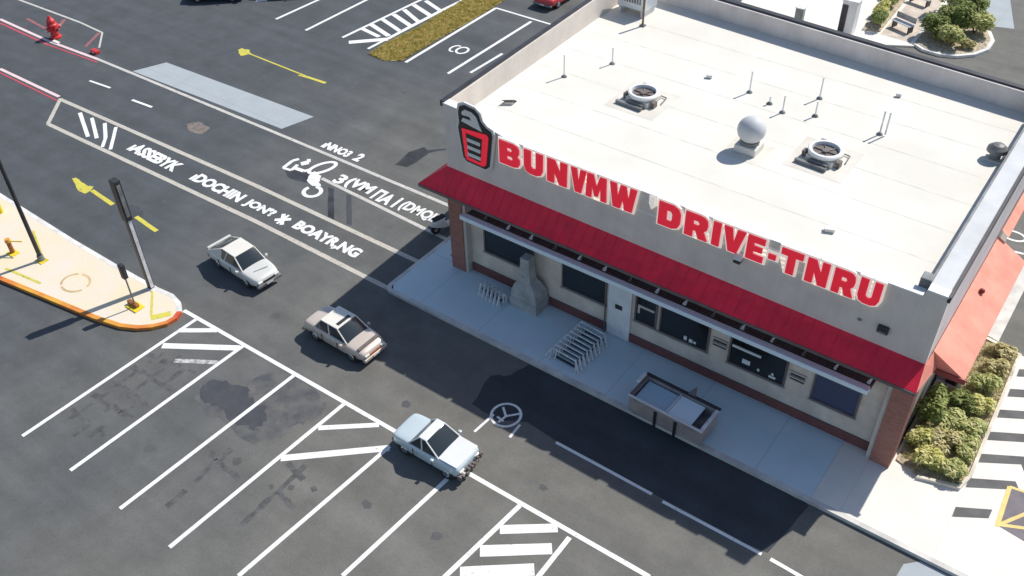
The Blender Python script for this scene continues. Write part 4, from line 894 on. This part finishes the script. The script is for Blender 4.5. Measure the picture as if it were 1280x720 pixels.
bm = bmesh.new(); cyl(bm, (0, 0, 0), (0, 0, .85), .14, .12, 14); link('post', bm, 'yellow', t)
bm = bmesh.new(); lathe(bm, (0, 0, .85), [(.13, 0), (.11, .06), (.04, .1)], 14); link('cap', bm, 'yellow', t)

# ------------------------------------------------------------------ hydrant and marker by the red kerb
t = thing('fire_hydrant', 'large red hydrant with side nozzles beside the red and white kerb line', 'hydrant', (-35.3, 3.35, 0))
bm = bmesh.new(); lathe(bm, (0, 0, 0), [(.34, 0), (.34, .1), (.25, .14), (.24, .75), (.33, .8), (.33, .88), (.27, .95), (.24, 1.15), (.12, 1.3), (.06, 1.42)], 20); link('barrel', bm, 'hred', t)
for a in (0, 90, 180, 270):
    bm = bmesh.new(); c, s = math.cos(R(a)), math.sin(R(a)); cyl(bm, (c*.2, s*.2, .62), (c*.44, s*.44, .62), .13, .13, 12); nz = link('nozzle', bm, 'hred', t)
    bm = bmesh.new(); cyl(bm, (c*.44, s*.44, .62), (c*.5, s*.5, .62), .08, .06, 6); link('cap', bm, 'signwhite' if a % 180 else 'dark', nz)
bm = bmesh.new(); box(bm, .3, .9, -.5, -.3, 0, .06); link('guard_plate', bm, 'signwhite', t)
t = thing('marker_block', 'small bright red block at the end of the pale box line', 'marker', (-31.35, 3.45, 0))
bm = bmesh.new(); box(bm, -.28, .28, -.16, .16, 0, .22, bev=.04); link('block', bm, 'hred', t)
bm = bmesh.new(); box(bm, -.1, .1, -.164, -.161, .06, .14); link('reflector', bm, 'signwhite', t)
bm = bmesh.new(); strip(bm, (-33.6, 5.3), (-32.6, 3.6), .22, .0085); strip(bm, (-37.2, 5.2), (-36.2, 4.0), .25, .0086); strip(bm, (-39.4, 3.9), (-37.0, 3.7), .2, .0087)
struct(link('worn_red_marking', bm, paint('worn_red_paint', (.42, .12, .13), 1.0, 4)))

# ------------------------------------------------------------------ things on the sidewalk
t = thing('stone_monument', 'grey tapered stone block with a broad base against the front wall', 'monument', (3.78, -.40, .146), 0)
def frust(bm, secs):
    loft(bm, [[(-w/2+ox, -d/2, z), (w/2+ox, -d/2, z), (w/2+ox, d/2, z), (-w/2+ox, d/2, z)] for w, d, z, ox in secs])
bm = bmesh.new(); frust(bm, [(1.3, .9, 0, 0), (1.3, .9, .5, 0)]); link('base', bm, 'stone', t)
bm = bmesh.new(); frust(bm, [(1.22, .84, .502, 0), (1.2, .8, .85, 0), (.95, .66, 1.15, -.03), (.5, .44, 1.45, -.06), (.4, .4, 2.5, -.08)]); link('shaft', bm, 'stone', t)
def hooprack(loc, rz, n, dy, w, h, label):
    t = thing('bike_rack', label, 'bike rack', loc, rz, 'bike racks on the shaded sidewalk')
    for x in (-w/2, w/2):
        bm = bmesh.new(); box(bm, x-.04, x+.04, -dy*(n-.5)/2-.1, dy*(n-.5)/2+.1, 0, .05); link('rail', bm, 'steel', t)
    for k in range(n):
        y = (k-(n-1)/2)*dy; bm = bmesh.new(); r = .034
        P = [(-w/2, y-.06, .05), (-w/2+.06, y, h), (w/2-.06, y+.02, h*.9), (w/2, y-.07, .05)]
        for a, b in zip(P, P[1:]): cyl(bm, a, b, r, seg=8)
        cyl(bm, (-w/2-.18, y-.1, .06), (-w/2+.06, y, h*.95), r*.9, seg=8); cyl(bm, (w/2+.16, y-.12, .06), (w/2-.06, y+.02, h*.85), r*.9, seg=8)
        cyl(bm, (-w/2+.3, y, h*.97), (-w/2+.22, y-.05, .05), r*.8, seg=8)
        link('hoop', bm, 'steel', t)
        bm = bmesh.new(); box(bm, -w/2+.12, w/2-.1, y+dy*.28, y+dy*.62, .06, .1); link('ground_plate', bm, 'dark', t)
    return t
hooprack((6.9, -1.5, .146), R(-3), 9, .235, 1.25, .55, 'large galvanised bike rack of nine hoops in front of the white door')
hooprack((2.25, -.86, .146), R(80), 6, .22, .42, .5, 'small galvanised bike rack left of the grey stone monument')
t = thing('display_case', 'brown framed glass-topped display case standing on the sidewalk', 'display case', (11.62, -2.58, .146), R(-1.5))
Wd, Dp = 2.9, 1.25
bm = bmesh.new()
for x0, x1, y0, y1 in ((-Wd/2, Wd/2, -Dp/2, -Dp/2+.07), (-Wd/2, Wd/2, Dp/2-.07, Dp/2), (-Wd/2, -Wd/2+.07, -Dp/2+.071, Dp/2-.071), (Wd/2-.07, Wd/2, -Dp/2+.071, Dp/2-.071)): box(bm, x0, x1, y0, y1, .22, .95)
link('case_wall', bm, 'casebrown', t)
bm = bmesh.new(); box(bm, -Wd/2+.071, Wd/2-.071, -Dp/2+.071, Dp/2-.071, .45, .5); link('case_floor', bm, 'greytrim', t)
bm = bmesh.new(); box(bm, -Wd/2-.04, Wd/2+.04, -Dp/2-.05, -Dp/2+.04, .952, 1.0, bev=.01); link('front_rim', bm, 'alu', t)
bm = bmesh.new(); box(bm, -Wd/2-.05, Wd/2+.05, Dp/2-.03, Dp/2+.06, .952, 1.04, bev=.01); link('rear_rim', bm, 'dark', t)
bm = bmesh.new(); box(bm, Wd/2-.1, Wd/2+.03, -Dp/2+.05, Dp/2-.04, .953, .99, bev=.01); link('end_rim', bm, 'steel', t)
bm = bmesh.new(); box(bm, -Wd/2-.03, -Wd/2+.08, -Dp/2+.05, Dp/2-.04, .951, .985, bev=.01); link('end_rim', bm, 'frame', t)
bm = bmesh.new(); box(bm, -Wd/2-.16, -Wd/2-.02, .1, Dp/2+.02, .9, 1.02, bev=.02); link('hinge_cover', bm, 'paper', t)
bm = bmesh.new(); box(bm, -1.3, -.02, -.5, .5, .80, .82); link('glass_panel', bm, 'bluegl', t)
bm = bmesh.new(); box(bm, .04, .98, -.52, .52, .86, .88); link('glass_panel', bm, 'clear', t)
bm = bmesh.new(); box(bm, -.03, .03, -.54, .54, .84, .92); link('divider', bm, 'alu', t)
bm = bmesh.new(); poly3(bm, [(.2, .62, 1.03), (.5, .62, 1.03), (.48, .64, 1.5)]); r = bmesh.ops.extrude_face_region(bm, geom=bm.faces[:]); bmesh.ops.translate(bm, verts=[v for v in r['geom'] if isinstance(v, bmesh.types.BMVert)], vec=(0, .05, 0)); link('rear_fin', bm, 'frame', t)
for x in (-.35, .45):
    bm = bmesh.new(); box(bm, x-.05, x+.05, -Dp/2-.06, -Dp/2-.002, 0, .8); link('leg', bm, 'dark', t)
    bm = bmesh.new(); box(bm, x-.05, x+.05, Dp/2+.002, Dp/2+.06, 0, .45); link('leg', bm, 'dark', t)

# white posts and benches behind the building
def mk(name, label, cat, loc, parts, rz=0, group=None):
    t = thing(name, label, cat, loc, rz, group)
    for pn, b, m in parts: link(pn, B(*b[:6], bev=b[6] if len(b) > 6 else 0), m, t)
    return t
mk('utility_cabinet', 'narrow white utility cabinet with a dark door behind the rear parapet', 'cabinet', (4.9, 30.9, .1), [('cabinet', (-.4, .5, -.3, .5, 0, 2.1, .05), 'paper'), ('door', (-.35, .0, -.33, -.302, .1, 1.9), 'dark'), ('roof', (-.45, .55, -.35, .55, 2.102, 2.2, .03), 'whitecap')])
mk('utility_cabinet', 'low grey utility box on the pale paving left of the white cabinet', 'cabinet', (2.1, 30.5, .1), [('cabinet', (-.25, .25, -.2, .2, 0, 1.1, .03), 'greytrim'), ('lid', (-.28, .28, -.23, .23, 1.102, 1.15), 'steel')])
def bench(loc, rz, label):
    t = thing('bench', label, 'bench', loc, rz, 'benches on the garden path')
    link('seat', B(-.7, .7, -.22, .22, .42, .48, bev=.01), 'paper', t); link('backrest', B(-.7, .7, .2, .25, .55, .9, bev=.01), 'stone', t)
    for x in (-.6, .55): link('leg', B(x, x+.08, -.2, .24, 0, .418), 'dark', t)
bench((7.55, 33.3, .11), R(-20), 'pale bench on the garden path nearest the building')
bench((7.2, 37.6, .11), R(-15), 'pale bench on the garden path farther back, between hedge and shrubs')

# ------------------------------------------------------------------ planting
def leaves(bm, c, r, n, size, rnd, hole=0, flat=.75):
    """leaf faces spread through lobes of an uneven crown"""
    lobes = []
    for k in range(max(3, int(4+r[0]*4))):
        a = rnd.uniform(0, 6.283); q = rnd.uniform(.25, .62); e = rnd.uniform(-.2, .45)
        lobes.append((Vector((math.cos(a)*q*r[0], math.sin(a)*q*r[1], e*r[2])), rnd.uniform(.38, .6)))
    for i in range(n):
        lc, lr = rnd.choice(lobes)
        d = Vector((rnd.gauss(0, 1), rnd.gauss(0, 1), rnd.gauss(0, 1)+.25)).normalized()
        rr = rnd.uniform(.55, 1.08)**.6
        p = Vector(c)+lc+Vector((d.x*r[0], d.y*r[1], d.z*r[2]))*lr*rr
        if p.z < .02: continue
        s = size*rnd.uniform(.6, 1.4); nrm = (d*.7+Vector((rnd.gauss(0, .4), rnd.gauss(0, .4)+.35, rnd.gauss(0, .4)+.9))).normalized()
        u = nrm.orthogonal().normalized(); u = (Matrix.Rotation(rnd.uniform(0, 6.28), 3, nrm) @ u); v = nrm.cross(u)
        bm.faces.new([bm.verts.new(p+u*s), bm.verts.new(p+v*s*.42), bm.verts.new(p-u*s*.8), bm.verts.new(p-v*s*.42)])
def shrub(loc, r, n, m, label, seed, size=.055, group='shrubs in the planting bed by the side wall', name='shrub'):
    rnd = random.Random(seed); t = thing(name, label, 'shrub', loc, 0, group)
    bm = bmesh.new(); leaves(bm, (0, 0, r[2]*.8), r, n, size, rnd)
    me = bpy.data.meshes.new('foliage'); bm.to_mesh(me); bm.free(); me.materials.append(M[m]); o = bpy.data.objects.new('foliage', me); C.objects.link(o); o.parent = t
    bm = bmesh.new()
    for k in range(5):
        a = rnd.uniform(0, 6.28); cyl(bm, (0, 0, 0), (math.cos(a)*r[0]*.5, math.sin(a)*r[1]*.5, r[2]*rnd.uniform(.8, 1.3)), .03, .012, 6)
    link('stem', bm, 'bark', t)
    return t
bed = [(18.75, .3), (19.6, .0), (20.8, .35), (20.95, 1.0), (20.75, 7.9), (19.5, 8.1), (19.45, 4.9), (18.75, 4.8)]
bm = bmesh.new(); prism(bm, bed, .1, .2); struct(link('planting_bed', bm, 'soil'))
bm = bmesh.new(); e = bed[1:6]; oo = [(19.55, -.12), (20.9, .24), (21.07, 1.0), (20.87, 8.0), (19.5, 8.24)]
for i in range(4): prism(bm, [e[i], oo[i], oo[i+1], e[i+1]], .1, .26)
struct(link('bed_kerb', bm, mat('sand_kerb', (.70, .63, .53), .85)))
SH = [((19.02, 2.6), (.42, .7, .85), 'leafc', 3600, 'dark green upright shrub closest to the right brick pillar'),
      ((19.15, 1.35), (.5, .5, .42), 'leafa', 2300, 'yellow-green shrub in the front left of the bed by the dark green one'),
      ((19.75, .75), (.5, .45, .36), 'leafa', 2200, 'yellow-green shrub at the front edge of the bed, nearest the sidewalk'),
      ((20.4, .8), (.48, .45, .36), 'leafb', 2100, 'mixed green shrub at the front right corner of the bed'),
      ((19.85, 1.7), (.5, .5, .42), 'leafd', 1900, 'straw-coloured dry shrub in the middle of the front group'),
      ((20.45, 1.9), (.45, .5, .36), 'leafb', 2000, 'mid-green shrub against the right kerb, second from the front'),
      ((19.65, 2.75), (.48, .55, .42), 'leafb', 2000, 'mid-green shrub just right of the dark green upright one'),
      ((20.35, 3.0), (.48, .5, .36), 'leafb', 2000, 'mid-green shrub against the right kerb, third from the front'),
      ((19.85, 3.95), (.5, .5, .40), 'leafc', 2000, 'dark green shrub in front of the shaded bay wall'),
      ((20.4, 4.3), (.42, .5, .36), 'leafa', 1800, 'yellow-green shrub against the right kerb in the middle of the bed'),
      ((20.2, 5.4), (.45, .5, .40), 'leafb', 1900, 'mid-green shrub beside the downpipe of the bay'),
      ((20.3, 6.5), (.42, .5, .34), 'leafd', 1600, 'straw-coloured shrub second from the far end of the bed'),
      ((20.2, 7.5), (.45, .42, .36), 'leafd', 1600, 'straw-coloured shrub at the far end of the bed')]
for i, (p, r, m, n, lab) in enumerate(SH): shrub((p[0], p[1], .19), (r[0]*1.15, r[1]*1.15, r[2]*.95), int(n*.62), m, lab, 20+i, .10)
# little tufts between the shrubs: ground cover nobody could count
rnd = random.Random(9); bm = bmesh.new()
for k in range(9000):
    x, y = rnd.uniform(18.85, 20.85), rnd.uniform(.2, 8.0)
    if x < 19.5 and y > 4.7 or (y < .5 and x < 19.4): continue
    a = rnd.uniform(0, 6.28); h = rnd.uniform(.05, .16); dx, dy = math.cos(a), math.sin(a)
    bm.faces.new([bm.verts.new(q) for q in ((x-dy*.02, y+dx*.015, .2), (x+dy*.015, y-dx*.015, .2), (x+dx*.06, y+dy*.06, .2+h))])
o = link('ground_cover', bm, 'leafd'); o['kind'] = 'stuff'
BK = [((9.5, 33.2), (.95, 1.0, .8), 'leafc', 'dark green round shrub at the front left of the rear island'), ((10.6, 32.7), (.9, .8, .7), 'leafb', 'mid-green round shrub at the front right of the rear island'),
      ((10.1, 34.8), (1.2, 1.2, 1.0), 'leafc', 'largest dark green shrub in the centre of the rear island'), ((9.3, 36.9), (1.2, 1.3, 1.2), 'leafb', 'tall green shrub at the back of the rear island by the path'),
      ((11.3, 35.0), (.9, 1.0, .8), 'leafb', 'mid-green shrub at the right side of the rear island'), ((11.6, 32.9), (.5, .4, .3), 'leafd', 'low straw-coloured shrub at the right tip of the rear island'),
      ((10.4, 37.5), (1.0, 1.0, 1.0), 'leafc', 'dark green shrub at the far end of the rear island')]
for i, (p, r, m, lab) in enumerate(BK): shrub((p[0], p[1], .17), r, int(2000*r[0]), m, lab, 60+i, .13, 'shrubs on the kerbed island behind the building')
for i, (x, y) in enumerate([(6.15, 33.0), (5.95, 34.4), (5.75, 35.8), (5.55, 37.2)]):
    shrub((x, y, .16), (.6, .8, .5), 2200, 'leafa' if i % 2 else 'leafc', ['dark shrub at the near end of the rear hedge row', 'yellow-green shrub second in the rear hedge row', 'dark shrub third in the rear hedge row', 'yellow-green shrub at the far end of the rear hedge row'][i], 80+i, .08, 'hedge row behind the building')
shrub((-16.2, 24.2, .05), (.9, .8, .5), 2200, 'leafc', 'dark green shrub at the far end of the grass strip', 95, .09, 'shrubs at the grass strip')
# grass strip
PG['grass'] = [(min(x, -15.18) if y < 22.2 else x, y) for x, y in PG['grass']]
struct(flat('lawn', wobble(PG['grass'], .03, 3, 5), .02, 'grassm'))
def inside(p, poly):
    r = False; n = len(poly)
    for i in range(n):
        a, b = poly[i], poly[i-1]
        if (a[1] > p[1]) != (b[1] > p[1]) and p[0] < (b[0]-a[0])*(p[1]-a[1])/(b[1]-a[1])+a[0]: r = not r
    return r
rnd = random.Random(12); bm = bmesh.new(); k = 0
while k < 15000:
    x, y = rnd.uniform(-17.6, -14.7), rnd.uniform(12.6, 24.4)
    if not inside((x, y), PG['grass']): continue
    k += 1; a = rnd.uniform(0, 6.28); h = rnd.uniform(.05, .13); dx, dy = math.cos(a), math.sin(a)
    bm.faces.new([bm.verts.new(q) for q in ((x-dy*.03, y+dx*.03, .015), (x+dy*.03, y-dx*.03, .015), (x+dx*.07, y+dy*.07, .02+h))])
o = link('grass', bm, 'blades'); o['kind'] = 'stuff'

# ------------------------------------------------------------------ camera
f_px, yaw, pitch, roll = 1187.3, -0.65, 0.7039, -0.025
fw = Vector((math.sin(yaw)*math.cos(pitch), math.cos(yaw)*math.cos(pitch), -math.sin(pitch)))
r0 = Vector((math.cos(yaw), -math.sin(yaw), 0)); u0 = r0.cross(fw)
rr = r0*math.cos(roll)+u0*math.sin(roll); uu = -r0*math.sin(roll)+u0*math.cos(roll)
cam = bpy.data.cameras.new('camera'); co = bpy.data.objects.new('camera', cam); C.objects.link(co)
m3 = Matrix((rr, uu, -fw)).transposed(); co.matrix_world = Matrix.Translation((20.98, -24.17, 26.0)) @ m3.to_4x4()
cam.sensor_width = 36; cam.lens = f_px/1280*36; cam.clip_end = 1500; cam.clip_start = .1
sc.camera = co
# ------------------------------------------------------------------ light
sd = Vector((.30, .835, 1.0)).normalized()      # towards the sun
elev = math.asin(sd.z); az = math.atan2(sd.x, sd.y)
w = bpy.data.worlds.new('World'); sc.world = w; w.use_nodes = True; nt = w.node_tree
sky = nt.nodes.new('ShaderNodeTexSky'); sky.sky_type = 'NISHITA'; sky.sun_disc = False; sky.sun_elevation = elev; sky.sun_rotation = az; sky.air_density = 1.0; sky.dust_density = .6; sky.ozone_density = 1.5
bg = nt.nodes['Background']; bg.inputs['Strength'].default_value = SKY; nt.links.new(sky.outputs[0], bg.inputs['Color'])
sl = bpy.data.lights.new('sun', 'SUN'); sl.energy = SUN; sl.angle = R(.53); sl.color = (1, .955, .89)
so = bpy.data.objects.new('sun', sl); C.objects.link(so); so.rotation_euler = sd.to_track_quat('Z', 'Y').to_euler()
sc.view_settings.view_transform = 'Standard'; sc.view_settings.look = 'None'; sc.view_settings.gamma = 1; sc.view_settings.exposure = EXPO
sc.cycles.max_bounces = 6; sc.cycles.use_denoising = True
M['carglass'].node_tree.nodes['Principled BSDF'].inputs['Specular IOR Level'].default_value = .45
